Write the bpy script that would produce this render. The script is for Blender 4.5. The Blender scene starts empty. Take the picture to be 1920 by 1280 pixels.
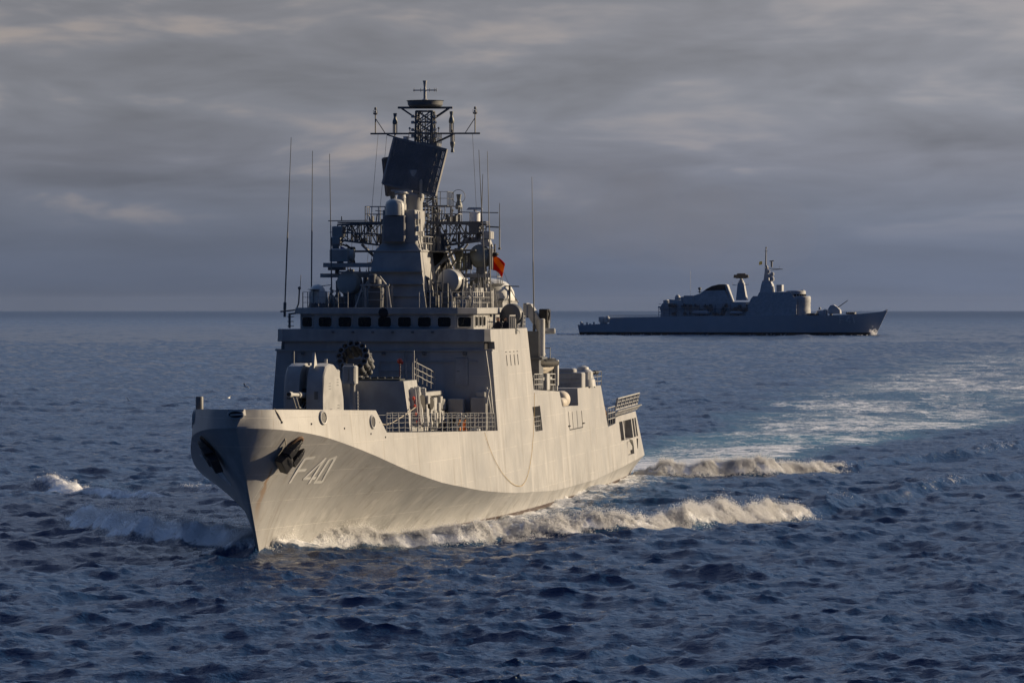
import bpy, math, random
import numpy as np
from mathutils import Vector, Matrix

# ------------------------------------------------------------------ camera, sky, sun, exposure
S = bpy.context.scene
COL = S.collection
cam = bpy.data.cameras.new("camera")
cam_o = bpy.data.objects.new("camera", cam)
COL.objects.link(cam_o)
EYE = 13.9
cam_o.location = (0, 0, EYE)
cam_o.rotation_euler = (math.radians(90 - 0.5226), 0, 0)
cam.sensor_width = 36.0
cam.lens = 148.0
cam.clip_start = 1.0
cam.clip_end = 60000
S.camera = cam_o
S.render.resolution_x, S.render.resolution_y = 1024, 682
S.view_settings.view_transform = 'Standard'
S.view_settings.look = 'None'
S.view_settings.exposure = 0.42
S.view_settings.gamma = 1.0
S.cycles.use_denoising = True
S.cycles.max_bounces = 8
S.cycles.diffuse_bounces = 5
S.cycles.glossy_bounces = 3
S.cycles.volume_bounces = 0
S.cycles.transparent_max_bounces = 8
S.cycles.sample_clamp_indirect = 4.0

SUN_AZ = math.radians(18)      # measured from +X towards +Y: low, on the right, a little behind the ships
SUN_EL = math.radians(15.5)
sun_dir = Vector((math.cos(SUN_AZ)*math.cos(SUN_EL), math.sin(SUN_AZ)*math.cos(SUN_EL), math.sin(SUN_EL)))
sl = bpy.data.lights.new("sun", 'SUN')
sl.energy = 4.6
sl.angle = math.radians(0.55)
sl.color = (1.0, 0.80, 0.55)
so = bpy.data.objects.new("sun", sl)
COL.objects.link(so)
so.rotation_euler = sun_dir.to_track_quat('Z', 'Y').to_euler()

class NT:
    """small helper for node trees"""
    def __init__(self, tree):
        self.t = tree; tree.nodes.clear()
    def n(self, kind, **kw):
        nd = self.t.nodes.new(kind)
        for k, v in kw.items():
            if k.startswith('i_'):
                key = k[2:]
                key = int(key) if key.isdigit() else key.replace('_', ' ')
                self.set(nd.inputs[key], v)
            else: setattr(nd, k, v)
        return nd
    def set(self, sock, v):
        if isinstance(v, bpy.types.NodeSocket): self.t.links.new(v, sock)
        elif isinstance(v, bpy.types.Node): self.t.links.new(v.outputs[0], sock)
        else:
            if hasattr(v, '__len__') and len(v) == 3 and sock.type == 'RGBA': v = (*v, 1)
            sock.default_value = v
    def math(self, op, a, b=None, c=None, clamp=False):
        nd = self.t.nodes.new('ShaderNodeMath'); nd.operation = op; nd.use_clamp = clamp
        self.set(nd.inputs[0], a)
        if b is not None: self.set(nd.inputs[1], b)
        if c is not None: self.set(nd.inputs[2], c)
        return nd.outputs[0]
    def mix(self, fac, a, b, blend='MIX'):
        nd = self.t.nodes.new('ShaderNodeMix'); nd.data_type = 'RGBA'; nd.blend_type = blend
        self.set(nd.inputs[0], fac); self.set(nd.inputs[6], a); self.set(nd.inputs[7], b)
        return nd.outputs[2]
    def ramp(self, fac, stops, interp='LINEAR'):
        nd = self.t.nodes.new('ShaderNodeValToRGB'); cr = nd.color_ramp; cr.interpolation = interp
        while len(cr.elements) < len(stops): cr.elements.new(0.5)
        for e, (p, c) in zip(cr.elements, stops):
            e.position = p
            e.color = (c, c, c, 1) if not hasattr(c, '__len__') else (*c, 1)
        self.set(nd.inputs[0], fac)
        return nd.outputs[0]
    def noise(self, vec, scale, detail=4, rough=0.55, dist=0.0, dim='3D'):
        nd = self.t.nodes.new('ShaderNodeTexNoise'); nd.noise_dimensions = dim
        self.set(nd.inputs['Vector'], vec)
        nd.inputs['Scale'].default_value = scale; nd.inputs['Detail'].default_value = detail
        nd.inputs['Roughness'].default_value = rough; nd.inputs['Distortion'].default_value = dist
        return nd.outputs[0]
    def xyz(self, x, y, z):
        nd = self.t.nodes.new('ShaderNodeCombineXYZ')
        for i, v in enumerate((x, y, z)): self.set(nd.inputs[i], v)
        return nd.outputs[0]
    def smooth(self, x, lo, hi):
        nd = self.t.nodes.new('ShaderNodeMapRange'); nd.interpolation_type = 'SMOOTHSTEP'
        self.set(nd.inputs[0], x); self.set(nd.inputs[1], lo); self.set(nd.inputs[2], hi)
        return nd.outputs[0]

world = bpy.data.worlds.new("World"); S.world = world; world.use_nodes = True
w = NT(world.node_tree)
tc = w.n('ShaderNodeTexCoord')
sp = w.n('ShaderNodeSeparateXYZ'); w.set(sp.inputs[0], tc.outputs['Generated'])
DX, DY, DZ = sp.outputs
az = w.math('ARCTAN2', DX, DY)
el = w.math('ARCSINE', DZ)
sky = w.n('ShaderNodeTexSky', sky_type='NISHITA', sun_disc=False)
sky.sun_elevation = SUN_EL
sky.sun_rotation = math.pi/2 - SUN_AZ
sky.altitude = 10; sky.dust_density = 2.0
skyc = w.mix(1.0, sky.outputs[0], (0.05, 0.05, 0.05), 'MULTIPLY')
# cloud deck: long flat banks seen edge-on near the horizon, rounder towards the zenith
elw = w.math('POWER', w.math('MAXIMUM', el, 0.0), 0.72)
v1 = w.xyz(w.math('MULTIPLY', az, 19.0), w.math('MULTIPLY', elw, 46.0), 3.7)
v2 = w.xyz(w.math('MULTIPLY', az, 46.0), w.math('MULTIPLY', elw, 120.0), 8.1)
v0 = w.xyz(w.math('MULTIPLY', az, 4.0), w.math('MULTIPLY', elw, 9.0), 1.3)
n0 = w.noise(v0, 1.0, 3, 0.5)
n1 = w.noise(v1, 1.0, 4, 0.52, 0.35)
n2 = w.noise(v2, 1.0, 4, 0.5, 0.2)
bank = w.math('ADD', w.math('MULTIPLY', n1, 0.62), w.math('ADD', w.math('MULTIPLY', n0, 0.36), w.math('MULTIPLY', n2, 0.12)))
base = w.ramp(w.smooth(el, 0.0, 0.13), [(0, (.068, .084, .124)), (.07, (.096, .109, .143)), (.17, (.118, .125, .152)), (.30, (.128, .134, .155)), (.55, (.130, .132, .148)), (1, (.115, .12, .14))])
shade = w.ramp(bank, [(.36, .70), (.47, .90), (.56, 1.08), (.68, 1.28)])
clouds = w.mix(w.math('ADD', .25, w.math('MULTIPLY', w.smooth(el, .004, .045), .75)), base, w.mix(1.0, base, shade, 'MULTIPLY'))
glow = w.math('MULTIPLY', w.smooth(bank, .545, .66), w.smooth(el, 0.012, 0.030))
leftness = w.smooth(az, 0.13, -0.13)
glow = w.math('MULTIPLY', glow, w.math('ADD', 0.28, w.math('MULTIPLY', leftness, 0.5)))
clouds = w.mix(glow, clouds, (.245, .212, .195))
# brighter towards the sun, dull navy behind the camera and overhead
clouds = w.mix(1.0, clouds, w.ramp(w.smooth(az, -.10, .14), [(0, .96), (1, 1.22)]), 'MULTIPLY')
# above the frame the deck breaks up: paler and bluer ahead, dull navy behind the camera
clouds = w.mix(w.smooth(DZ, 0.080, 0.15), clouds, w.mix(1.0, (.055, .084, .140), shade, 'MULTIPLY'))
clouds = w.mix(w.smooth(DZ, 0.16, 0.30), clouds, w.mix(1.0, (.225, .28, .39), shade, 'MULTIPLY'))
clouds = w.mix(w.smooth(DZ, 0.42, 0.9), clouds, w.mix(1.0, clouds, (.40, .46, .55), 'MULTIPLY'))
front = w.smooth(w.math('ADD', DY, w.math('MULTIPLY', DZ, .40)), -0.05, 0.85)
sunny = w.math('MAXIMUM', w.math('ADD', w.math('MULTIPLY', DX, sun_dir.x), w.math('ADD', w.math('MULTIPLY', DY, sun_dir.y), w.math('MULTIPLY', DZ, sun_dir.z))), 0.0)
back = w.mix(1.0, clouds, (.045, .13, .28), 'MULTIPLY')
clouds = w.mix(front, back, clouds)
near = w.math('POWER', sunny, 14.0)
clouds = w.mix(w.math('MULTIPLY', near, 0.30), clouds, (.50, .36, .22))
cover = 0.96
final = w.mix(cover, skyc, clouds)
bg = w.n('ShaderNodeBackground', i_Color=final, i_Strength=1.20)
wo = w.n('ShaderNodeOutputWorld', i_Surface=bg)

# ------------------------------------------------------------------ naming
def tag(o, label=None, cat=None, group=None, kind=None):
    if label: o['label'] = label
    if cat: o['category'] = cat
    if group: o['group'] = group
    if kind: o['kind'] = kind
    return o
def empty(name, loc, rz=0.0):
    o = bpy.data.objects.new(name, None); COL.objects.link(o)
    o.empty_display_size = 0.5
    o.location = loc; o.rotation_euler = (0, 0, rz)
    return o

# ------------------------------------------------------------------ materials
def principled(nt, **kw):
    p = nt.n('ShaderNodeBsdfPrincipled')
    for k, v in kw.items():
        nt.set(p.inputs[k.replace('_', ' ')], v)
    o = nt.n('ShaderNodeOutputMaterial')
    nt.t.links.new(p.outputs[0], o.inputs['Surface'])
    return p
def paint(name, col, rough=0.5, metal=0.0, var=0.14, streak=0.18, scale=0.9, spec=0.35, grime=(.10, .075, .055)):
    """weathered painted metal: blotchy tone, vertical run-off streaks, uneven gloss"""
    m = bpy.data.materials.new(name); m.use_nodes = True
    nt = NT(m.node_tree)
    t = nt.n('ShaderNodeTexCoord').outputs['Object']
    s3 = nt.n('ShaderNodeSeparateXYZ', i_0=t)
    a = nt.noise(t, scale, 5, 0.6)
    run = nt.noise(nt.xyz(nt.math('MULTIPLY', s3.outputs[0], 3.0), nt.math('MULTIPLY', s3.outputs[1], 3.0), nt.math('MULTIPLY', s3.outputs[2], 0.22)), 1.0, 4, 0.6)
    c = nt.mix(nt.smooth(a, .3, .7), tuple(x*(1-var) for x in col), tuple(min(1, x*(1+var)) for x in col))
    c = nt.mix(nt.math('MULTIPLY', nt.smooth(run, .55, .8), streak), c, grime)
    b = nt.n('ShaderNodeBump', i_Strength=0.15, i_Distance=0.02, i_Height=nt.noise(t, 2.2, 3))
    principled(nt, Base_Color=c, Roughness=nt.math('ADD', rough-.08, nt.math('MULTIPLY', a, .16)), Metallic=metal, Specular_IOR_Level=spec, Normal=b.outputs[0])
    return m
M = {}
M['grey'] = paint('ship_grey_paint', (.33, .33, .325))
M['lightgrey'] = paint('pale_grey_paint', (.385, .385, .375))
M['darkgrey'] = paint('dark_grey_metal', (.13, .135, .14), .5)
M['mesh'] = paint('radar_metal', (.20, .20, .205), .5)
M['black'] = paint('black_metal', (.02, .02, .022), .5, streak=0.05)
M['dome'] = paint('radome_white', (.60, .60, .57), .45, var=.05, streak=.1)
M['domegrey'] = paint('radome_grey', (.42, .42, .40), .4, var=.05, streak=.1)
M['podgrey'] = paint('pod_grey_green', (.19, .205, .195), .5)
M['deck'] = paint('deck_paint', (.05, .055, .055), .85)
M['rubber'] = paint('rubber', (.035, .033, .03), .8)
M['red'] = paint('red_paint', (.45, .05, .03), .5)
M['orange'] = paint('orange_plastic', (.65, .24, .05), .6, streak=.05)
M['rail'] = paint('rail_paint', (.33, .33, .325), .5, streak=.1)
M['rope'] = paint('yellow_rope', (.50, .36, .16), .9, streak=.0, var=.2, scale=6)
M['hawser'] = paint('pale_rope', (.34, .30, .24), .9, streak=.0, var=.2, scale=6)
M['rust'] = paint('rusty_steel', (.13, .075, .045), .8, var=.4, scale=3)
M['cloth'] = paint('dark_cloth', (.02, .022, .035), .9, streak=0)
M['skin'] = paint('skin', (.40, .24, .17), .6, streak=0, var=.05)
M['white'] = paint('white_cloth', (.75, .74, .72), .8, streak=0, var=.04)
M['hair'] = paint('black_hair', (.012, .01, .009), .6, streak=0)
M['number'] = paint('pale_number_paint', (.62, .62, .60), .5, streak=.05)
M['boatcover'] = paint('boat_tan_hull', (.52, .47, .40), .6)
M['fargrey'] = paint('far_ship_grey', (.40, .41, .42), .55)
M['soot'] = paint('funnel_black', (.025, .025, .027), .6, streak=.05)
M['boot'] = paint('boot_topping', (.03, .024, .024), .6)
def glass():
    m = bpy.data.materials.new('window_glass'); m.use_nodes = True
    nt = NT(m.node_tree)
    t = nt.n('ShaderNodeTexCoord').outputs['Object']
    principled(nt, Base_Color=nt.mix(nt.noise(t, .8, 2), (.004, .005, .005), (.012, .013, .011)), Roughness=0.06, IOR=1.45)
    return m
M['glass'] = glass()
def flagmat(name, a, b, sc):
    m = bpy.data.materials.new(name); m.use_nodes = True
    nt = NT(m.node_tree)
    t = nt.n('ShaderNodeTexCoord').outputs['Object']
    s3 = nt.n('ShaderNodeSeparateXYZ', i_0=t)
    # two colours meeting on a diagonal cross
    u = nt.math('ABSOLUTE', nt.math('SUBTRACT', nt.math('ABSOLUTE', s3.outputs[0]), nt.math('MULTIPLY', nt.math('ABSOLUTE', s3.outputs[2]), sc)))
    c = nt.mix(nt.smooth(u, .17, .24), b, a)
    c = nt.mix(nt.math('MULTIPLY', nt.noise(t, 14, 3), .25), c, (.05, .03, .02))
    tr = nt.n('ShaderNodeBsdfTranslucent', i_Color=c)
    df = nt.n('ShaderNodeBsdfDiffuse', i_Color=c)
    mx = nt.n('ShaderNodeMixShader', i_0=.45, i_1=df, i_2=tr)
    nt.n('ShaderNodeOutputMaterial', i_Surface=mx)
    return m
M['flag'] = flagmat('red_orange_flag', (.62, .04, .02), (.85, .30, .03), .75)
M['bunting'] = flagmat('yellow_blue_bunting', (.75, .62, .22), (.16, .17, .50), .6)
M['pennant'] = flagmat('yellow_pennant', (.70, .58, .06), (.75, .66, .12), 1.0)

def hullmat():
    m = bpy.data.materials.new('hull_grey_paint'); m.use_nodes = True
    nt = NT(m.node_tree)
    t = nt.n('ShaderNodeTexCoord').outputs['Object']
    s3 = nt.n('ShaderNodeSeparateXYZ', i_0=t)
    X, Y, Z = s3.outputs
    a = nt.noise(t, .35, 6, .62)
    f = nt.noise(t, 2.5, 4, .6)
    run = nt.noise(nt.xyz(nt.math('MULTIPLY', X, 2.6), Y, nt.math('MULTIPLY', Z, .16)), 1.0, 5, .62)
    run2 = nt.noise(nt.xyz(nt.math('ADD', nt.math('MULTIPLY', X, .9), 40.0), Y, nt.math('MULTIPLY', Z, .10)), 1.0, 3, .55)
    c = nt.mix(nt.smooth(a, .3, .7), (.315, .315, .31), (.385, .38, .37))
    c = nt.mix(nt.math('MULTIPLY', nt.smooth(run, .52, .72), .42), c, (.21, .185, .15))
    run3 = nt.noise(nt.xyz(nt.math('MULTIPLY', X, 7.0), nt.math('ADD', Y, 9.0), nt.math('MULTIPLY', Z, .35)), 1.0, 4, .6)
    c = nt.mix(nt.math('MULTIPLY', nt.math('MULTIPLY', nt.smooth(run3, .60, .74), nt.smooth(a, .45, .62)), .55), c, (.17, .12, .075))
    c = nt.mix(nt.math('MULTIPLY', nt.smooth(run2, .56, .70), .42), c, (.50, .49, .47))
    # scuffs and salt low on the bow
    low = nt.math('MULTIPLY', nt.smooth(Z, 3.2, .6), nt.smooth(nt.noise(nt.xyz(nt.math('MULTIPLY', X, .8), Y, nt.math('MULTIPLY', Z, .5)), 1.0, 6, .7), .50, .66))
    c = nt.mix(nt.math('MULTIPLY', low, .6), c, (.20, .195, .185))
    # rust weeping below the port hawse, a stain with its own outline
    axis = nt.math('ADD', -2.35, nt.math('MULTIPLY', nt.math('SUBTRACT', 5.0, Z), .28))
    dist = nt.math('ABSOLUTE', nt.math('SUBTRACT', nt.math('ADD', X, nt.math('MULTIPLY', nt.math('SUBTRACT', f, .5), .5)), axis))
    wide = nt.math('ADD', .12, nt.math('MULTIPLY', nt.math('MAXIMUM', nt.math('SUBTRACT', 5.0, Z), 0.0), .10))
    st = nt.math('MULTIPLY', nt.smooth(dist, wide, nt.math('MULTIPLY', wide, .2)), nt.math('MULTIPLY', nt.smooth(Z, .8, 4.5), nt.smooth(Z, 5.1, 4.9)))
    st = nt.math('MULTIPLY', st, nt.smooth(Y, -.0, -.3))
    c = nt.mix(nt.math('MULTIPLY', st, nt.math('ADD', .35, nt.math('MULTIPLY', f, .5))), c, (.26, .13, .035))
    # boot topping
    c = nt.mix(nt.smooth(nt.math('ADD', Z, nt.math('MULTIPLY', f, .12)), .34, .26), c, (.055, .035, .028))
    # plate seams
    br = nt.n('ShaderNodeTexBrick', i_Vector=nt.xyz(X, Z, 0.0), i_Scale=1.0, offset=.37, squash=1.0)
    for k, v in (('Mortar Size', .012), ('Mortar Smooth', .3), ('Brick Width', 6.3), ('Row Height', 1.55)): br.inputs[k].default_value = v
    seam = br.outputs['Fac']
    c = nt.mix(nt.math('MULTIPLY', seam, nt.math('MULTIPLY', nt.smooth(a, .36, .55), .75)), c, (.58, .56, .52))
    # slight dishing of the plates between frames
    dish = nt.noise(nt.xyz(nt.math('MULTIPLY', X, .75), nt.math('MULTIPLY', Y, .3), nt.math('MULTIPLY', Z, .55)), 1.0, 2, .5)
    h = nt.math('ADD', nt.math('MULTIPLY', dish, .085), nt.math('ADD', nt.math('MULTIPLY', seam, .012), nt.math('MULTIPLY', f, .004)))
    b = nt.n('ShaderNodeBump', i_Strength=.55, i_Distance=1.0, i_Height=h)
    principled(nt, Base_Color=c, Roughness=nt.math('ADD', .40, nt.math('MULTIPLY', a, .2)), Specular_IOR_Level=.38, Normal=b.outputs[0])
    return m
M['hull'] = hullmat()

# ------------------------------------------------------------------ mesh collector
class MB:
    """collects shapes given as (aft, port, up) and links them as ONE mesh object"""
    def __init__(self, flip=True):
        self.v = []; self.f = []; self.flip = flip
    def add(self, vs, fs):
        b = len(self.v)
        self.v.extend(tuple(float(c) for c in p) for p in vs)
        self.f.extend(tuple(i+b for i in q) for q in fs)
        return self
    def hexa(self, p):
        return self.add(p, [(0,1,2,3),(7,6,5,4),(0,4,5,1),(1,5,6,2),(2,6,7,3),(3,7,4,0)])
    def box(self, s0, s1, p0, p1, z0, z1):
        return self.hexa([(s0,p0,z0),(s1,p0,z0),(s1,p1,z0),(s0,p1,z0),(s0,p0,z1),(s1,p0,z1),(s1,p1,z1),(s0,p1,z1)])
    def cbox(self, s0, s1, p0, p1, z0, z1, c=.06):
        """box with chamfered upright and top edges"""
        o = [(s0+c,p0),(s1-c,p0),(s1,p0+c),(s1,p1-c),(s1-c,p1),(s0+c,p1),(s0,p1-c),(s0,p0+c)]
        i = [(s0+2*c,p0+c),(s1-2*c,p0+c),(s1-c,p0+2*c),(s1-c,p1-2*c),(s1-2*c,p1-c),(s0+2*c,p1-c),(s0+c,p1-2*c),(s0+c,p0+2*c)]
        vs = [(a,b,z0) for a,b in o]+[(a,b,z1-c) for a,b in o]+[(a,b,z1) for a,b in i]
        fs = [tuple(range(8))[::-1], tuple(range(16,24))]
        for k in range(8):
            n = (k+1) % 8
            fs += [(k,n,8+n,8+k),(8+k,8+n,16+n,16+k)]
        return self.add(vs, fs)
    def bar(self, a, b, wd, h=None):
        a, b = Vector(a), Vector(b); d = (b-a)
        if d.length < 1e-6: return self
        d.normalize(); h = h or wd
        up = Vector((0,0,1)) if abs(d.z) < .95 else Vector((1,0,0))
        x = d.cross(up).normalized()*wd/2; y = x.cross(d).normalized()*h/2
        return self.hexa([a-x-y,a+x-y,a+x+y,a-x+y,b-x-y,b+x-y,b+x+y,b-x+y])
    def tube(self, pts, r, n=8, r1=None, cap=True):
        pts = [Vector(p) for p in pts]; vs = []; fs = []; N = len(pts)
        ref = None
        for i, p in enumerate(pts):
            d = (pts[min(i+1, N-1)]-pts[max(i-1, 0)])
            d = d.normalized() if d.length > 1e-9 else Vector((0,0,1))
            if ref is None: ref = Vector((0,0,1)) if abs(d.z) < .9 else Vector((1,0,0))
            x = d.cross(ref).normalized(); y = x.cross(d).normalized(); ref = y
            rr = r if r1 is None else r+(r1-r)*i/max(1, N-1)
            for k in range(n):
                a = 2*math.pi*k/n
                vs.append(p+x*rr*math.cos(a)+y*rr*math.sin(a))
        for i in range(N-1):
            for k in range(n):
                k2 = (k+1) % n
                fs.append((i*n+k, i*n+k2, (i+1)*n+k2, (i+1)*n+k))
        if cap: fs += [tuple(range(n))[::-1], tuple(range((N-1)*n, N*n))]
        return self.add(vs, fs)
    def lathe(self, c, prof, axis=(0,0,1), n=20):
        """profile of (radius, distance along the axis)"""
        d = Vector(axis).normalized()
        ref = Vector((0,0,1)) if abs(d.z) < .9 else Vector((1,0,0))
        x = d.cross(ref).normalized(); y = x.cross(d).normalized(); c = Vector(c); vs = []; fs = []
        for r, h in prof:
            for k in range(n):
                a = 2*math.pi*k/n
                vs.append(c+d*h+(x*math.cos(a)+y*math.sin(a))*max(r, .001))
        for i in range(len(prof)-1):
            for k in range(n):
                k2 = (k+1) % n
                fs.append((i*n+k, i*n+k2, (i+1)*n+k2, (i+1)*n+k))
        fs += [tuple(range(n))[::-1], tuple(range((len(prof)-1)*n, len(prof)*n))]
        return self.add(vs, fs)
    def ball(self, c, r, n=16, squash=1.0):
        pr = [(r*math.sin(math.pi*i/10), -r*squash*math.cos(math.pi*i/10)) for i in range(11)]
        return self.lathe(c, pr, (0,0,1), n)
    def prism(self, pts, ext):
        k = len(pts); e = Vector(ext)
        vs = [Vector(p) for p in pts]+[Vector(p)+e for p in pts]
        return self.add(vs, [tuple(range(k))[::-1], tuple(range(k, 2*k))]+[(i, (i+1) % k, k+(i+1) % k, k+i) for i in range(k)])
    def pieces(self, gap=.12):
        """groups of faces that touch or all but touch: one list of faces per separate piece"""
        par = list(range(len(self.v)))
        def root(a):
            while par[a] != a: par[a] = par[par[a]]; a = par[a]
            return a
        for q in self.f:
            r = root(q[0])
            for k in q[1:]: par[root(k)] = r
        comp = {}
        for q in self.f: comp.setdefault(root(q[0]), []).append(q)
        cs = list(comp.values())
        if len(cs) < 2 or len(cs) > 900: return [self.f]
        V = np.array(self.v); B = []
        for c in cs:
            ix = np.unique([k for q in c for k in q]); B.append((V[ix].min(0)-gap/2, V[ix].max(0)+gap/2))
        lo = np.array([b[0] for b in B]); hi = np.array([b[1] for b in B])
        lab = list(range(len(cs)))
        def r2(a):
            while lab[a] != a: lab[a] = lab[lab[a]]; a = lab[a]
            return a
        for i in range(len(cs)):
            hit = np.nonzero(((lo[i] <= hi) & (hi[i] >= lo)).all(1))[0]
            for k in hit: lab[r2(int(k))] = r2(i)
        out = {}
        for i, c in enumerate(cs): out.setdefault(r2(i), []).extend(c)
        ps = sorted(out.values(), key=len, reverse=True)
        return ps if len(ps) <= 60 else [self.f]
    def build(self, name, mat, parent=None, smooth=None, label=None, bevel=None, split=True):
        first = None
        for fs in (self.pieces() if parent is not None and split else [self.f]):
            ix = sorted({k for q in fs for k in q}); mp = {k: i for i, k in enumerate(ix)}
            o = self.link(name, [self.v[k] for k in ix], [tuple(mp[k] for k in q) for q in fs], mat, parent, smooth, label, bevel)
            first = first or o
        return first
    def link(self, name, verts, faces, mat, parent, smooth, label, bevel):
        import bmesh
        me = bpy.data.meshes.new(name)
        me.from_pydata([(a, -b, c) for a, b, c in verts] if self.flip else verts, [], faces)
        me.validate()
        bm = bmesh.new(); bm.from_mesh(me)
        bmesh.ops.recalc_face_normals(bm, faces=bm.faces)
        bm.to_mesh(me); bm.free()
        if smooth is not None:
            me.shade_smooth(); me.set_sharp_from_angle(angle=math.radians(smooth))
        me.materials.append(mat)
        o = bpy.data.objects.new(name, me); COL.objects.link(o)
        if parent is not None: o.parent = parent
        if label: o['label'] = label
        if bevel:
            b = o.modifiers.new('bevel', 'BEVEL'); b.width = bevel; b.segments = 2; b.limit_method = 'ANGLE'; b.angle_limit = math.radians(40)
        return o
def cut(o, boxes):
    """open real recesses in a solid: exact boolean against a set of boxes, applied to the mesh"""
    c = MB()
    for b in boxes: c.hexa(b) if len(b) == 8 else c.box(*b)
    co = c.build('cutter', M['black'], split=False)
    co.parent = o.parent
    if o.parent: co.matrix_parent_inverse = Matrix.Identity(4)
    md = o.modifiers.new('cut', 'BOOLEAN'); md.operation = 'DIFFERENCE'; md.solver = 'EXACT'; md.object = co
    bpy.context.view_layer.update()
    dg = bpy.context.evaluated_depsgraph_get()
    me = bpy.data.meshes.new_from_object(o.evaluated_get(dg))
    o.modifiers.remove(md)
    old = o.data; o.data = me; me.name = old.name
    bpy.data.objects.remove(co)
    mats = [m for m in o.data.materials]
    if len(mats) > 1:
        idx = [0]*len(me.polygons); me.polygons.foreach_set('material_index', idx)
        while len(me.materials) > 1: me.materials.pop()
    return o

# ------------------------------------------------------------------ the sea
rng = np.random.default_rng(11)
R_EARTH = 7.4e6                         # with refraction: puts the horizon where it is really seen from this height
def ocean_tile(N, L, lw, wind, chop, seed, short):
    r = np.random.default_rng(seed)
    k1 = 2*np.pi*np.fft.fftfreq(N, L/N)
    kx, ky = np.meshgrid(k1, k1, indexing='ij')
    k = np.hypot(kx, ky); k[0, 0] = 1e-9
    c = (kx*math.cos(wind)+ky*math.sin(wind))/k
    P = np.exp(-1/(k*lw)**2)/k**4*(0.32+0.68*np.abs(c)**2)*np.exp(-(k*short)**2)
    P[0, 0] = 0
    h = np.sqrt(P)*(r.normal(size=(N, N))+1j*r.normal(size=(N, N)))
    z = np.fft.ifft2(h).real
    sc = 1/z.std()
    dx = np.fft.ifft2(-1j*kx/k*h).real*sc*chop
    dy = np.fft.ifft2(-1j*ky/k*h).real*sc*chop
    return z*sc, dx, dy
TILES = []
for N, L, lw, wind, chop, seed, short, rot, amp in (
        (1024, 139.0, 1.15, math.radians(-100), -1.3, 5, .035, 0.0, .108),
        (512, 37.0, .38, math.radians(-80), -1.25, 9, .02, .5, .060),
        (1024, 331.0, 3.6, math.radians(-106), -1.1, 17, .25, .3, .115),
        (512, 760.0, 8.0, math.radians(-112), -.7, 3, .8, -.2, .15)):
    TILES.append((*ocean_tile(N, L, lw, wind, chop, seed, short), N, L, rot, amp))
def sample(A, N, L, u, v):
    u = (u/L*N) % N; v = (v/L*N) % N
    i = np.floor(u).astype(int); j = np.floor(v).astype(int); a = u-i; b = v-j
    i %= N; j %= N; i2 = (i+1) % N; j2 = (j+1) % N
    return A[i, j]*(1-a)*(1-b)+A[i2, j]*a*(1-b)+A[i, j2]*(1-a)*b+A[i2, j2]*a*b
LAT = rng.random((256, 256))
def vnoise(x, y):
    i = np.floor(x).astype(int); j = np.floor(y).astype(int); a = x-i; b = y-j
    a = a*a*(3-2*a); b = b*b*(3-2*b); i &= 255; j &= 255; i2 = (i+1) & 255; j2 = (j+1) & 255
    return LAT[i, j]*(1-a)*(1-b)+LAT[i2, j]*a*(1-b)+LAT[i, j2]*(1-a)*b+LAT[i2, j2]*a*b
def fbm(x, y, o=4):
    s = 0; t = 0; g = 1.0
    for k in range(o):
        s = s+g*vnoise(x*2**k+17.3*k, y*2**k+5.1*k); t += g; g *= .55
    return s/t
def along(px, py, line):
    """nearest distance to a polyline, side (+ on the left), and how far along it (0..1)"""
    best = np.full(px.shape, 1e9); side_ = np.zeros(px.shape); tt = np.zeros(px.shape)
    L = np.array(line, float); seg = np.hypot(*(L[1:]-L[:-1]).T); cum = np.concatenate([[0], np.cumsum(seg)])
    for k in range(len(L)-1):
        d = L[k+1]-L[k]; rx = px-L[k, 0]; ry = py-L[k, 1]
        t = np.clip((rx*d[0]+ry*d[1])/(d@d), 0, 1)
        ex = rx-t*d[0]; ey = ry-t*d[1]; q = np.hypot(ex, ey)
        m = q < best
        best[m] = q[m]; side_[m] = np.sign(d[0]*ry-d[1]*rx)[m]; tt[m] = ((cum[k]+t*seg[k])/cum[-1])[m]
    return best, side_, tt
def smooth01(x): x = np.clip(x, 0, 1); return x*x*(3-2*x)
def dense(line, n=6):
    """rounds a polyline"""
    L = np.array(line, float); t = np.arange(len(L)); g = np.linspace(0, len(L)-1, n*(len(L)-1)+1)
    o = np.stack([np.interp(g, t, L[:, 0]), np.interp(g, t, L[:, 1])], 1)
    for _ in range(4): o[1:-1] = (o[:-2]+2*o[1:-1]+o[2:])/4
    return o
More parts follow.
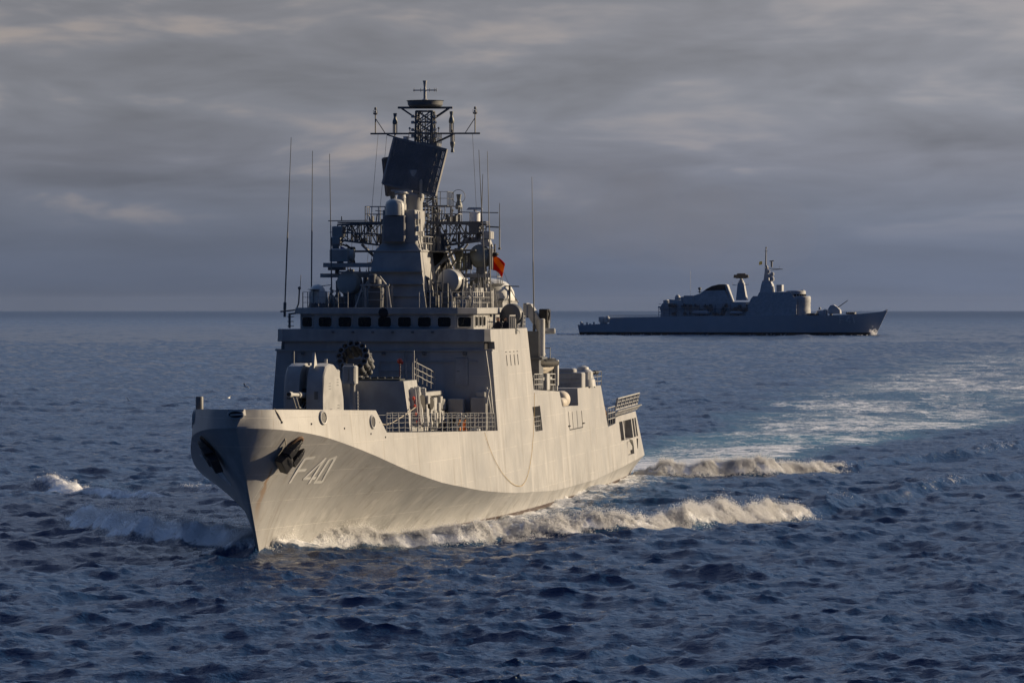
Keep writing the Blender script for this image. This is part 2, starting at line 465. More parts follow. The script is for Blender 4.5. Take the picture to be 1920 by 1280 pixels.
# crests thrown up by the near ship: (line of the outer foot, outer side sign, height(t), foam(t), inner width)
CRESTS = [
    (dense([(-13.75,230.4),(-12.8,233.4),(-11.3,237.0),(-9.3,239.6),(-7.2,240.6),(-4.9,241.4),(-2.4,242.6),(.3,244.0),(3.2,246.0),(6.2,248.4),(9.3,252.2),(12.9,259.2),(16.7,267.4),(19.8,273.7)]), -1,
     [(0,.7),(.07,1.45),(.14,1.2),(.25,.85),(.45,.85),(.62,1.0),(.85,1.15),(.97,.75),(1,.2)], [(0,.75),(.05,1),(.93,1),(1,.35)], 2.6),
    (dense([(19.8,273.7),(23.3,286.9),(25.6,292.4),(29.4,304.9),(33.9,318.4),(39.1,328.2),(52,352),(70,385)]), -1,
     [(0,.6),(.15,.85),(.4,.9),(.7,.6),(1,.1)], [(0,.5),(.06,.2),(.12,.42),(.2,.15),(.38,.45),(.45,.12),(1,.05)], 2.4),
    (dense([(9.8,336.2),(12.4,336.4),(15.9,337.4),(19.9,339.4),(23.5,342.0),(28.3,347.5)]), -1,
     [(0,.5),(.1,1.2),(.5,1.1),(.8,.75),(1,.45)], [(0,.9),(.1,1),(.75,1),(.9,.7),(1,.35)], 3.0),
    (dense([(28.3,347.5),(30.0,354.0),(33.3,365.0),(37.4,373.9),(42.9,380.6),(47.9,394.6),(60,420)]), -1,
     [(0,.5),(.3,.95),(.6,.8),(1,.2)], [(0,.35),(.12,.15),(.4,.35),(.6,.4),(.75,.1),(1,.05)], 2.6),
    (dense([(-14.3,231.0),(-15.6,236.0),(-17.2,240.0),(-19.3,241.0),(-21.6,243.5),(-24.0,249.0),(-26.4,259.0),(-29.4,276.0)]), 1,
     [(0,.6),(.12,1.2),(.5,1.25),(.75,1.1),(.9,.6),(1,.2)], [(0,.7),(.06,1.1),(.8,1.1),(.94,.6),(1,.2)], 3.8),
    (dense([(-26.0,297.0),(-29.2,303.1),(-31.6,307.5),(-34.4,315.0),(-36.6,320.0)]), 1,
     [(0,.35),(.2,.55),(.6,.7),(.85,1.15),(1,.4)], [(0,.6),(.15,.9),(.4,.85),(.7,1.05),(1,.6)], 1.3),
    (dense([(-20.5,306.0),(-23.2,310.0),(-25.6,316.0),(-28.0,322.0)]), 1,
     [(0,.2),(.5,.4),(1,.1)], [(0,.45),(.5,.5),(1,.1)], 2.0),
]
TH = math.radians(8.9)
UX, UY = math.sin(TH), math.cos(TH)
SHIP_O = (-13.8417, 230.0057)
WAKE = dense([(4.0,338.0),(11,360),(19,390),(32,445),(44,510),(60,595),(84,735),(124,960),(175,1200),(260,1500),(400,1900)])
WAKE_W = [(0,6.5),(.015,9),(.04,12),(.08,16),(.14,22),(.2,29),(.33,38),(.5,46),(.7,58),(1,80)]
def ship_effect(x, y):
    """height, foam, churn and calm that the near ship leaves on the water at x, y"""
    h = np.zeros_like(x); fo = np.zeros_like(x); ch = np.zeros_like(x); calm = np.zeros_like(x)
    box = (np.abs(x) < 95) & (y > 222) & (y < 440)
    X, Y = x[box], y[box]
    if X.size:
        hh = np.zeros_like(X); ff = np.zeros_like(X); cc = np.zeros_like(X)
        lump = fbm(X*.55, Y*.4, 4); lump2 = fbm(X*2.1+9, Y*1.6+3, 3)
        wob = (fbm(X*.25+3, Y*.25, 3)-.5)*2.2
        for line, out, ht, fm, win in CRESTS:
            d, sd, t = along(X, Y, line)
            q = d*sd*out+wob*np.clip(t*6, 0, 1)
            A = np.interp(t, *zip(*ht)); B = np.interp(t, *zip(*fm))
            end = np.where((t <= 0) | (t >= 1), np.exp(-(d/1.2)**2), 1.0)
            c = q+.95
            pr = np.where(c > 0, np.exp(-(c/.78)**2), np.exp(-(c/(win*.75))**2))
            hh = np.maximum(hh, A*.88*pr*(.50+.95*lump)*end)
            g = np.where(q > -.5, smooth01((.42-q)/.75), np.where(q > -win, 1.0, np.exp((q+win)/2.6)))
            ff = np.maximum(ff, B*g*end)
            cc = np.maximum(cc, np.clip(B-.5, 0, 1)*np.exp(-np.abs(q+win)/4.0)*.6*(q < .3)*end)
        # wash along the port and starboard waterline
        s = (X-SHIP_O[0])*UX+(Y-SHIP_O[1])*UY; p = (X-SHIP_O[0])*UY-(Y-SHIP_O[1])*UX
        hb = np.interp(s, [0,5,10,20,30,40,50,60,90,104,112], [0,.8,1.8,3.75,5.4,6.5,7,7.2,7.15,6.7,6.2])
        off = np.abs(p)-hb
        on = smooth01((s-2)/6)*smooth01((118-s)/8)
        width = np.interp(s, [0,10,30,60,110], [.6,2.2,5.0,5.5,5.0])
        wash = on*np.exp(-np.clip(off, 0, None)/width)
        ff = np.maximum(ff, wash*np.where(p > 0, .88, .60))
        cc = np.maximum(cc, wash*.25)
        hh = hh+ff*(lump2-.45)*.34+ff*(lump-.45)*.25
        hh = hh*smooth01((ff+hh)*4)
        h[box] = hh; fo[box] = ff; ch[box] = cc
    box = (y > 325) & (y < 2000) & (x > -30) & (x < 420)
    X, Y = x[box], y[box]
    if X.size:
        d, sd, t = along(X, Y, WAKE)
        wd = np.interp(t, *zip(*WAKE_W))
        e = d/wd
        ragged = (fbm(X*.06, Y*.03, 4)-.5)*.9
        inside = smooth01((1.12-e+ragged)/.55)*smooth01((Y-334)/14)
        fade = np.interp(t, [0,.03,.08,.2,.5,1], [1.15,1.05,.89,.82,.78,.55])
        ff = inside*fade*(.62+.6*(fbm(X*.10+7, Y*.05, 4)-.5)*2*.6)
        fo[box] = np.maximum(fo[box], ff)
        ch[box] = np.maximum(ch[box], inside*np.interp(t, [0,.02,.06,.12,.3,1], [.85,1.1,.95,.55,.30,.12])*(.55+.9*fbm(X*.07+31, Y*.04, 3)-.2))
        calm[box] = inside
    return h, fo, ch, calm
def sea_surface(x, y):
    r = np.hypot(x, y)
    h, fo, ch, calm = ship_effect(x, y)
    gust = .72+.62*fbm(x*.011+40, y*.0065+3, 3)
    z = np.zeros_like(x); dx = np.zeros_like(x); dy = np.zeros_like(x)
    for k, (Z, A, B, N, L, rot, amp) in enumerate(TILES):
        c, s = math.cos(rot), math.sin(rot)
        xs = x/1.55 if k < 3 else x          # wind waves run long-crested across the view
        u, v = xs*c+y*s, -xs*s+y*c
        a = amp*(gust if k < 2 else 1.0)*(1-.68*calm*(k < 2))*(1-.35*np.clip(fo, 0, 1)*(k < 2))
        z += sample(Z, N, L, u, v)*a
        p, q = sample(A, N, L, u, v)*a, sample(B, N, L, u, v)*a
        dx += p*c-q*s; dy += p*s+q*c
    return z+h-r*r/(2*R_EARTH), dx, dy, fo, ch

def build_sea():
    st = .00062
    half = [i*st for i in range(int(.165/st)+1)]
    s_ = st
    while half[-1] < math.pi-.12:
        s_ = min(s_*1.28, .11); half.append(half[-1]+s_)
    half[-1] = math.pi-.0001
    A = np.array([-a for a in half[:0:-1]]+half)
    rr = [3.0]
    while rr[-1] < 140: rr.append(rr[-1]*1.05+.3)
    while rr[-1] < 600: rr.append(rr[-1]*1.00125)
    while rr[-1] < 1500: rr.append(rr[-1]*1.0019)
    while rr[-1] < 4000: rr.append(rr[-1]*1.004)
    while rr[-1] < 15500: rr.append(rr[-1]*1.006)
    Rr = np.array(rr)
    a, r = np.meshgrid(A, Rr)
    x = (r*np.sin(a)).ravel(); y = (r*np.cos(a)).ravel()
    z, dx, dy, fo, ch = sea_surface(x, y)
    fine = np.clip(1-np.abs(a.ravel())/.6, .0, 1)*np.clip((r.ravel()-100)/60, 0, 1)*np.clip((15400-r.ravel())/300, 0, 1)
    co = np.stack([x+dx*fine, y+dy*fine, np.where(fine > 0, z, -r.ravel()**2/(2*R_EARTH)+(z+r.ravel()**2/(2*R_EARTH))*fine)], 1)
    nr, na = a.shape
    idx = np.arange(nr*na).reshape(nr, na)
    q = np.stack([idx[:-1, :-1], idx[:-1, 1:], idx[1:, 1:], idx[1:, :-1]], -1).reshape(-1, 4)
    # close the ring behind the camera and the small hole below it
    seamq = np.stack([idx[:-1, -1], idx[:-1, 0], idx[1:, 0], idx[1:, -1]], -1)
    q = np.concatenate([q, seamq])[:, ::-1]
    me = bpy.data.meshes.new('sea')
    me.vertices.add(len(co)); me.vertices.foreach_set('co', co.astype(np.float32).ravel())
    me.loops.add(q.size); me.loops.foreach_set('vertex_index', q.astype(np.int32).ravel())
    me.polygons.add(len(q)); me.polygons.foreach_set('loop_start', np.arange(0, q.size, 4, dtype=np.int32))
    me.polygons.foreach_set('use_smooth', np.ones(len(q), bool))
    me.update(calc_edges=True)
    # ripples too small for the mesh, given back as roughness where the mesh is coarser
    ro = smooth01((r.ravel()-700)/5000)
    for nm, arr in (('foam', fo), ('churn', ch), ('ripple', ro)):
        at_ = me.attributes.new(nm, 'FLOAT', 'POINT'); at_.data.foreach_set('value', np.clip(arr, 0, 1.2).astype(np.float32))
    o = bpy.data.objects.new('sea', me); COL.objects.link(o)
    o['kind'] = 'structure'
    return o
def watermat():
    m = bpy.data.materials.new('sea_water'); m.use_nodes = True
    nt = NT(m.node_tree)
    pos = nt.n('ShaderNodeNewGeometry').outputs['Position']
    s3 = nt.n('ShaderNodeSeparateXYZ', i_0=pos)
    flat = nt.xyz(s3.outputs[0], s3.outputs[1], nt.math('MULTIPLY', s3.outputs[2], .6))
    foam = nt.n('ShaderNodeAttribute', attribute_name='foam').outputs['Fac']
    churn = nt.n('ShaderNodeAttribute', attribute_name='churn').outputs['Fac']
    f1 = nt.noise(flat, .55, 8, .66, .6)
    f2 = nt.noise(flat, 3.2, 5, .65, .4)
    lace = nt.math('ADD', nt.math('MULTIPLY', f1, .62), nt.math('MULTIPLY', f2, .38))
    fac = nt.smooth(nt.math('ADD', foam, nt.math('MULTIPLY', nt.math('SUBTRACT', lace, .5), 2.1)), .46, .92)
    rip = nt.noise(nt.xyz(nt.math('MULTIPLY', s3.outputs[0], .7), s3.outputs[1], s3.outputs[2]), 2.3, 5, .62)
    rip2 = nt.noise(nt.xyz(nt.math('MULTIPLY', s3.outputs[0], .5), s3.outputs[1], s3.outputs[2]), 6.5, 4, .6, .3)
    rip = nt.math('ADD', rip, nt.math('MULTIPLY', rip2, .42))
    b = nt.n('ShaderNodeBump', i_Strength=1.0, i_Distance=.17, i_Height=rip)
    body = nt.mix(churn, (.009, .036, .105), (.07, .23, .29))
    wat = nt.n('ShaderNodeBsdfPrincipled', i_Base_Color=body, i_Roughness=nt.math('ADD', .10, nt.math('MULTIPLY', nt.n('ShaderNodeAttribute', attribute_name='ripple').outputs['Fac'], .34)), i_IOR=1.333, i_Normal=b.outputs[0])
    wat.inputs['Specular IOR Level'].default_value = .5
    fb = nt.n('ShaderNodeBump', i_Strength=.9, i_Distance=.14, i_Height=nt.math('ADD', f2, nt.math('MULTIPLY', f1, .7)))
    fm = nt.n('ShaderNodeBsdfPrincipled', i_Base_Color=nt.mix(f2, (.84, .86, .87), (.95, .95, .95)), i_Roughness=.9, i_Normal=fb.outputs[0])
    fm.inputs['Subsurface Weight'].default_value = 0.6; fm.inputs['Subsurface Radius'].default_value = (1.0, 1.0, 1.0); fm.inputs['Subsurface Scale'].default_value = .9
    mx = nt.n('ShaderNodeMixShader', i_0=fac, i_1=wat, i_2=fm)
    nt.n('ShaderNodeOutputMaterial', i_Surface=mx)
    return m
sea = build_sea()
sea.data.materials.append(watermat())

def spraymat():
    m = bpy.data.materials.new('spray_white'); m.use_nodes = True
    nt = NT(m.node_tree)
    c = (.985, .985, .985)
    d = nt.n('ShaderNodeBsdfDiffuse', i_Color=c)
    t = nt.n('ShaderNodeBsdfTranslucent', i_Color=c)
    nt.n('ShaderNodeOutputMaterial', i_Surface=nt.n('ShaderNodeMixShader', i_0=.6, i_1=d, i_2=t))
    return m
def build_spray():
    """water torn off the breaking crests: clots and droplets in the air just above them"""
    r = np.random.default_rng(4)
    P = []; Sz = []
    for ci, (line, out, ht, fm, win) in enumerate(CRESTS):
        seg = np.hypot(*(line[1:]-line[:-1]).T); cum = np.concatenate([[0], np.cumsum(seg)]); L = cum[-1]
        n = int(L*(15000 if ci in (0, 2) else 1500 if ci == 4 else 1200 if ci == 5 else 500))
        t = r.random(n)
        B = np.interp(t, *zip(*fm)); A = np.interp(t, *zip(*ht))
        keep = r.random(n) < np.clip(B*1.5-.55, 0, 1)
        t, A = t[keep], A[keep]; n = len(t)
        px = np.interp(t*L, cum, line[:, 0]); py = np.interp(t*L, cum, line[:, 1])
        k = np.clip(np.searchsorted(cum, t*L)-1, 0, len(seg)-1)
        d = (line[1:]-line[:-1])[k]/seg[k][:, None]
        nrm = np.stack([-d[:, 1], d[:, 0]], 1)*out
        q = -.75+r.normal(size=n)*.55
        x = px+nrm[:, 0]*q; y = py+nrm[:, 1]*q
        P.append(np.stack([x, y, A*r.exponential(.115, n)], 1))
        Sz.append(np.clip(r.lognormal(-4.4, .40, n), .008, .030))
    P = np.concatenate(P); Sz = np.concatenate(Sz)
    # clumps: thin the cloud with noise so that it tears into feathers
    keep = fbm(P[:, 0]*1.1, P[:, 1]*1.1+P[:, 2]*1.5, 4)+r.random(len(P))*.30 > .60
    P, Sz = P[keep], Sz[keep]
    z, dx, dy, fo, ch = sea_surface(P[:, 0], P[:, 1])
    P = P+np.stack([dx, dy, z-.04], 1)
    Sz = Sz*np.exp(-np.clip(P[:, 2]-z, 0, 3)*.5)
    base = np.array([(1,1,1),(-1,-1,1),(-1,1,-1),(1,-1,-1)], float)
    n = len(P)
    V = np.empty((n, 4, 3))
    ax = r.normal(size=(n, 3)); ax /= np.linalg.norm(ax, axis=1)[:, None]; an = r.random(n)*6.28
    for k in range(4):
        v = np.broadcast_to(base[k], (n, 3))*(.6+.7*r.random((n, 1)))
        V[:, k] = P+Sz[:, None]*(v*np.cos(an)[:, None]+np.cross(ax, v)*np.sin(an)[:, None]+ax*(ax*v).sum(1)[:, None]*(1-np.cos(an))[:, None])
    tri = np.array([(0,1,2),(0,3,1),(0,2,3),(1,3,2)])
    F = (np.arange(n)[:, None, None]*4+tri[None]).reshape(-1, 3)
    me = bpy.data.meshes.new('spray')
    me.vertices.add(n*4); me.vertices.foreach_set('co', V.astype(np.float32).ravel())
    me.loops.add(F.size); me.loops.foreach_set('vertex_index', F.astype(np.int32).ravel())
    me.polygons.add(len(F)); me.polygons.foreach_set('loop_start', np.arange(0, F.size, 3, dtype=np.int32))
    me.update(calc_edges=True)
    me.materials.append(spraymat())
    o = bpy.data.objects.new('spray', me); COL.objects.link(o)
    tag(o, 'white spray torn off the bow and stern waves beside the near warship', 'spray', kind='stuff')
    return n
n_spray = build_spray()

# ------------------------------------------------------------------ near warship: lines of the hull
def table(pts, sm=1.5):
    xs=np.array([p[0] for p in pts],float); ys=np.array([p[1] for p in pts],float)
    g=np.arange(xs[0]-8,xs[-1]+8,.1); y=np.interp(g,xs,ys)
    # linear extrapolation keeps the ends in place while smoothing
    y[g<xs[0]]=ys[0]+(g[g<xs[0]]-xs[0])*(ys[1]-ys[0])/(xs[1]-xs[0])
    y[g>xs[-1]]=ys[-1]+(g[g>xs[-1]]-xs[-1])*(ys[-1]-ys[-2])/(xs[-1]-xs[-2])
    k=np.exp(-.5*(np.arange(-40,41)*.1/sm)**2); k/=k.sum()
    y2=np.convolve(np.pad(y,40,mode='edge'),k,'valid')
    return lambda s: float(np.interp(s,g,y2))
PK=table([(-5.6,0.05),(-5,1.2),(-4,1.95),(-2,2.95),(0,3.75),(3,4.5),(5,5.0),(7,5.42),(10,5.95),(15,6.6),(20,7.05),(25,7.35),(30,7.52),(36,7.6),(45,7.65),(95,7.65),(104,7.5),(112,7.3)],.35)
ZK=table([(-5.6,7.24),(-4.2,7.18),(-2,6.95),(2,6.25),(5.7,5.5),(11.2,4.38),(18.5,3.34),(29.5,2.4),(41,1.75),(60,1.08),(80,1.0),(92,1.26),(112,1.66)],1.6)
PW=table([(-1,0.),(0,0.03),(5,.8),(10,1.8),(20,3.75),(30,5.4),(40,6.5),(50,7.0),(60,7.2),(90,7.15),(104,6.7),(112,6.2)],1.)
ZD=table([(-6,7.32),(2,7.1),(8.5,6.6),(37.5,5.85),(53,5.2),(88,4.55),(93.4,4.7),(93.65,5.22),(112,5.28)],.12)
def stem(z): return -.775*z
def slope(s): return .077+.05*np.exp(-(s+5.6)/8)
def aft(s): return min(1,max(0,(s-96)/16))
def hull_pt(sk,z):
    """point on the port hull for the station whose knuckle lies at sk"""
    zk,pk=ZK(sk),PK(sk)
    w=max(0,1-(sk+5.6)/46)
    if z<=zk:
        sh=(stem(z)-stem(zk))*w
        s0=sk+(stem(0)-stem(zk))*w
        pw=max(0.02,PW(s0))
        if z>=0: t=z/zk; p=pw+(pk-pw)*t**1.45
        else: p=max(.02,pw*(1+z*.3))
        s=sk+sh-(z-zk)*1.0*aft(sk)*(-.25)
        return s,p,z
    p=pk-slope(sk)*(z-zk)
    if sk<-2: p=max(p,.45*min(1,(z-zk)/.9))
    s=sk-(z-zk)*1.0*aft(sk) - (.12*(z-zk) if sk<-4 else 0)
    return s,p,z
def side(s,z):
    """half-breadth of the side plating at true s, z"""
    sk=s
    for _ in range(12):
        q=hull_pt(sk,z); sk+= (s-q[0])*.8
    return hull_pt(sk,z)[1]

WS = empty('warship', (SHIP_O[0], SHIP_O[1], 0.0), math.pi/2-TH)
tag(WS, 'large grey warship numbered F40 ploughing towards the camera with sunlit port side', 'warship')
STN = sorted(set([-5.6,-5.3,-5.0,-4.6,-4.2,-3.6,-3,-2.2,-1.4,-.5,.5,1.7,3,4.4,6,7,8.4,10,12,14,16,18.5,21,24,27,30,33.5,37,42,47,53,60,66,74,80,88,90.5,93.3,93.7,96,99,102,105,108,110.5,112]))
def hull_mesh():
    grid = []
    for sk in STN:
        zk = ZK(sk); zt = ZD(sk)
        zs = [-2.2, -1.0, 0.0]+[zk*f for f in (.12,.25,.4,.55,.7,.85)]+[zk]+[zk+(zt-zk)*f for f in (.25,.5,.75,1)]
        grid.append([hull_pt(sk, z) for z in zs])
    n = len(grid[0]); vs = []; fs = []
    for row in grid:
        vs += [(s, p, z) for s, p, z in row]+[(s, -p, z) for s, p, z in row]
    for i in range(len(grid)-1):
        for off in (0, n):
            for j in range(n-1):
                a = i*2*n+off+j; b = (i+1)*2*n+off+j
                fs.append((a, b, b+1, a+1))
        a = i*2*n; b = (i+1)*2*n
        fs.append((a, b, b+n, a+n)); fs.append((a+n-1, a+2*n-1, b+2*n-1, b+n-1))
    e = (len(grid)-1)*2*n
    for j in range(n-1):
        fs.append((j, j+1, n+j+1, n+j)); fs.append((e+j, e+n+j, e+n+j+1, e+j+1))
    return MB().add(vs, fs)
hull = hull_mesh().build('hull', M['hull'], WS, smooth=30)
def slab(sa0, sa1, sb0, sb1, z0, z1, pin, pout=9.0):
    """cutter through the port plating: aft limits sa0..sa1 at z0 and sb0..sb1 at z1"""
    return [(sa0,pin,z0),(sa1,pin,z0),(sa1,pout,z0),(sa0,pout,z0),(sb0,pin,z1),(sb1,pin,z1),(sb1,pout,z1),(sb0,pout,z1)]
for a, b in ((95.5, 97.8), (98.4, 104.1), (104.7, 106.2), (106.7, 107.9)):
    cut(hull, [slab(a+.5, b+.5, a, b, 3.30, 4.78, 5.0), slab(a+.5, b+.5, a, b, 3.30, 4.78, -9.0, -5.0)])
cut(hull, [slab(100.0, 104.4, 99.7, 104.1, 2.05, 3.12, 7.15)])
mm = MB()
mm.cbox(100.75, 103.7, 6.9, 7.36, 2.38, 3.08, .03)
mm.build('stern_door', M['hull'], WS)
mm = MB()
mm.box(107.0, 107.35, 7.15, 7.36, 2.35, 3.15)
mm.build('vent', M['black'], WS)

def deck_sheet(stations, rise=.004):
    vs = []; fs = []
    for s in stations:
        q = hull_pt(s, ZD(s)); vs += [(q[0], q[1]-.10, q[2]+rise), (q[0], 0, q[2]+rise+.0), (q[0], -q[1]+.10, q[2]+rise)]
    for i in range(len(stations)-1):
        for j in (0, 1): fs.append((i*3+j, i*3+j+1, i*3+3+j+1, i*3+3+j))
    return MB().add(vs, fs)
deck_sheet([s for s in STN if -5 <= s <= 37]).build('foredeck', M['deck'], WS)
deck_sheet([s for s in STN if s >= 90]).build('flight_deck', M['deck'], WS)
def bulwark_top(s): return 8.24-.34*(s+5.7)/12.3
def bulwark():
    st = [-5.6,-5.3,-5.0,-4.6,-4.2,-3.6,-3,-2.2,-1.4,-.5,.5,1.7,3,4.4,6,7,8.4]
    ring = [(s, -1) for s in st[::-1]]+[(s, 1) for s in st]
    outer = []; inner = []
    for s, sd in ring:
        zb = ZD(s); zt = bulwark_top(s) if s <= 7 else ZD(s)+.05
        o_, i_ = [], []
        for f in (0, .33, .66, 1):
            q = hull_pt(s, zb+(zt-zb)*f)
            o_.append((q[0], q[1]*sd, q[2]))
            i_.append((q[0]+(.10 if s < -5.2 else .03), max(q[1]-.10, .0)*sd, q[2]))
        outer.append(o_); inner.append(i_)
    vs = []; fs = []; n = 4
    for o_, i_ in zip(outer, inner): vs += o_+i_
    for k in range(len(ring)-1):
        a = k*8; b = (k+1)*8
        for j in range(3):
            fs.append((a+j, b+j, b+j+1, a+j+1)); fs.append((a+4+j, a+5+j, b+5+j, b+4+j))
        fs.append((a+3, b+3, b+7, a+7)); fs.append((a, a+4, b+4, b))
    for a in (0, (len(ring)-1)*8):
        for j in range(3): fs.append((a+j, a+j+1, a+5+j, a+4+j))
    return MB().add(vs, fs)
bw = bulwark().build('bulwark', M['hull'], WS, smooth=25)

# fairlead rings in the bulwark, and the bullnose at the stem
def fairlead(s, z, sd, r=.30):
    p = hull_pt(s, z)
    a, b = hull_pt(s+.4, z), hull_pt(s-.4, z); c = hull_pt(s, z+.3)
    t = Vector((a[0]-b[0], (a[1]-b[1])*sd, 0)); u = Vector((c[0]-p[0], (c[1]-p[1])*sd, c[2]-p[2]))
    nrm = t.cross(u).normalized()
    if nrm.y*sd < 0: nrm = -nrm
    c0 = Vector((p[0], p[1]*sd, p[2]))
    o = MB().lathe(c0-nrm*.04, [(r*1.25,0),(r*1.35,.07),(r*1.2,.13),(r,.12),(r*.92,.04)], nrm, 24).build('fairlead', M['lightgrey'], WS, smooth=40)
    MB().lathe(c0-nrm*.02, [(r*.93,0),(r*.93,.065)], nrm, 24).build('fairlead_opening', M['black'], o)
for s, z in ((-.1, 7.66), (6.3, 7.25)):
    fairlead(s, z, 1); fairlead(s, z, -1)
q = hull_pt(-5.6, 7.95)
o = MB().tube([(q[0]-.04, .42*math.cos(a), 7.95+.22*math.sin(a)) for a in [k*math.pi/10 for k in range(21)]], .05, 8).build('bullnose', M['lightgrey'], WS, smooth=60)
mm = MB(); mm.prism([(q[0]-.05, .40*math.cos(a), 7.95+.20*math.sin(a)) for a in [k*math.pi/10 for k in range(20)]], (.05,0,0)); mm.build('bullnose_opening', M['black'], o)
MB().tube([(q[0]-.09,-.28,7.93),(q[0]-.09,.42,7.97)], .045, 8).build('roller', M['lightgrey'], o, smooth=60)
# two posts on the starboard bulwark, small drain holes along the knuckle
for sd, s, h, r in ((-1, 1.6, .75, .22), (-1, 4.2, .38, .09)):
    p = side(s, 8.0)-.3
    MB().lathe((s, sd*p, 7.6), [(r,0),(r,.35+h),(r*.9,.4+h)], (0,0,1), 14).build('bollard', M['darkgrey'], WS, smooth=40)
mm = MB()
for s, z in ((-3.6, 7.5), (-1.2, 7.35), (2.5, 7.0), (6.0, 6.6), (8.2, 6.35)):
    p = side(s, z); mm.box(s-.09, s+.09, p-.05, p+.015, z-.05, z+.05)
mm.build('drain_hole', M['black'], WS)

# bow anchors in their hawses
def anchor(sd):
    o = MB()
    def H(s, z, off=.1):
        q = side(s, z)+off; return (s, q*sd, z)
    a, b = Vector(H(-1.75, 6.45, .05)), Vector(H(-2.25, 5.45, .40))
    along_ = (a-b).normalized(); out = Vector((-.15, sd*.92, -.25)).normalized()
    acr = along_.cross(out).normalized()
    o.tube([a, b], .15, 10)
    o.tube([b-acr*.62+out*.02, b+out*.10, b+acr*.62+out*.02], .27, 12)
    for e in (-1, 1):
        c = b+acr*e*.52
        for k, (t, w_, th) in enumerate(((0,.30,.26),(.45,.27,.22),(.85,.18,.16),(1.15,.05,.06))):
            cur = (c+along_*t*.95+out*(.10+.14*t)-acr*e*.06*t, w_, th)
            if k:
                p0, p1 = prev, cur
                o.hexa([p0[0]-acr*p0[1]-out*p0[2], p0[0]+acr*p0[1]-out*p0[2], p0[0]+acr*p0[1]+out*p0[2], p0[0]-acr*p0[1]+out*p0[2],
                        p1[0]-acr*p1[1]-out*p1[2], p1[0]+acr*p1[1]-out*p1[2], p1[0]+acr*p1[1]+out*p1[2], p1[0]-acr*p1[1]+out*p1[2]])
            prev = cur
    o.hexa([b-acr*.75-along_*.55-out*.2, b+acr*.75-along_*.55-out*.2, b+acr*.75-along_*.55+out*.25, b-acr*.75-along_*.55+out*.25,
            b-acr*.6+along_*.1-out*.25, b+acr*.6+along_*.1-out*.25, b+acr*.6+along_*.1+out*.3, b-acr*.6+along_*.1+out*.3])
    an = o.build('anchor', M['black'], WS, smooth=35, bevel=.03)
    ring = MB().tube([Vector(H(-1.95+.42*math.cos(t)*.8, 6.2+.42*math.sin(t), .04)) for t in [k*math.pi/8 for k in range(17)]], .10, 8)
    ring.build('hawse_ring', M['rust'], an, smooth=60)
anchor(1); anchor(-1)

# raised pennant number on both bows, welded from bar
GL = {'F': [[(.14,4.11),(-.11,5.41),(.62,5.44)], [(.17,4.75),(.79,4.76)]],
      '4': [[(2.23,4.0),(1.78,5.34),(1.29,4.27),(2.49,4.25)]],
      '0': [[(2.3,5.27),(2.69,5.40),(2.86,5.2),(3.61,4.0),(2.81,4.0),(2.78,4.2),(2.3,5.27)]]}
for sd in (1, -1):
    for ch in 'F40':
        o = MB()
        for st in GL[ch]:
            # on the starboard bow the same number runs the other way so that it still reads F40
            Q = [(s if sd > 0 else 3.5-s, z) for s, z in st]
            def on(s, z, off):
                return Vector((s, (side(s, z)+off)*sd, z))
            for (s0, z0), (s1, z1) in zip(Q[:-1], Q[1:]):
                L = math.hypot(s1-s0, z1-z0); ts, tz = (s1-s0)/L, (z1-z0)/L; hw = .07
                s0 -= ts*.04; z0 -= tz*.04; s1 += ts*.04; z1 += tz*.04
                c4 = [(s0-tz*hw*1.5, z0+ts*hw), (s0+tz*hw*1.5, z0-ts*hw), (s1+tz*hw*1.5, z1-ts*hw), (s1-tz*hw*1.5, z1+ts*hw)]
                o.hexa([on(a, b, -.03) for a, b in c4]+[on(a, b, .03) for a, b in c4])
        o.build('pennant_character', M['number'], WS, split=False, label='raised letter F' if ch == 'F' else 'raised numeral '+ch)

# ------------------------------------------------------------------ near warship: superstructure
def rail(m, path, h=1.05, step=1.5, wires=3, post=.06, wire=.032, lean=0.0, rnd=None):
    rnd = rnd or random.Random(len(m.v)+7)
    P = [Vector(p) for p in path]
    tops = []
    for a, b in zip(P[:-1], P[1:]):
        n = max(1, round((b-a).length/step))
        for i in range(n+(b is P[-1])):
            q = a.lerp(b, i/n)
            t = q+Vector((rnd.uniform(-lean, lean), rnd.uniform(-lean, lean)*.5, h))
            m.bar(q, t, post); tops.append((q, t))
    for (q, t), (q2, t2) in zip(tops[:-1], tops[1:]):
        for w_ in range(wires):
            f = 1-w_/wires
            a, b = q.lerp(t, f), q2.lerp(t2, f)
            mid = (a+b)/2-Vector((0, 0, rnd.uniform(0, .05)*(1 if lean else 0)))
            m.bar(a, mid, wire); m.bar(mid, b, wire)
    return m
def truss(m, s0, s1, pa, pb, za0, za1, zb0, zb1, bays, r=.06):
    """lattice outrigger from pa to pb, two faces, with lacing"""
    def P(s, f, top): return Vector((s, pa+(pb-pa)*f, (za1+(zb1-za1)*f) if top else (za0+(zb0-za0)*f)))
    for s in (s0, s1):
        m.bar(P(s,0,1), P(s,1,1), r*1.6); m.bar(P(s,0,0), P(s,1,0), r*1.6)
        m.bar((P(s,0,1)+P(s,0,0))/2, (P(s,1,1)+P(s,1,0))/2, r*1.2)
        for i in range(bays+1):
            f = i/bays; m.bar(P(s,f,0), P(s,f,1), r)
            if i < bays:
                g = (i+1)/bays
                m.bar(P(s,f,i%2), P(s,g,1-i%2), r)
                m.bar(P(s,f,1-i%2), (P(s,g,0)+P(s,g,1))/2, r*.7)
    for i in range(bays+1):
        f = i/bays
        m.bar(P(s0,f,1), P(s1,f,1), r); m.bar(P(s0,f,0), P(s1,f,0), r)
    return m
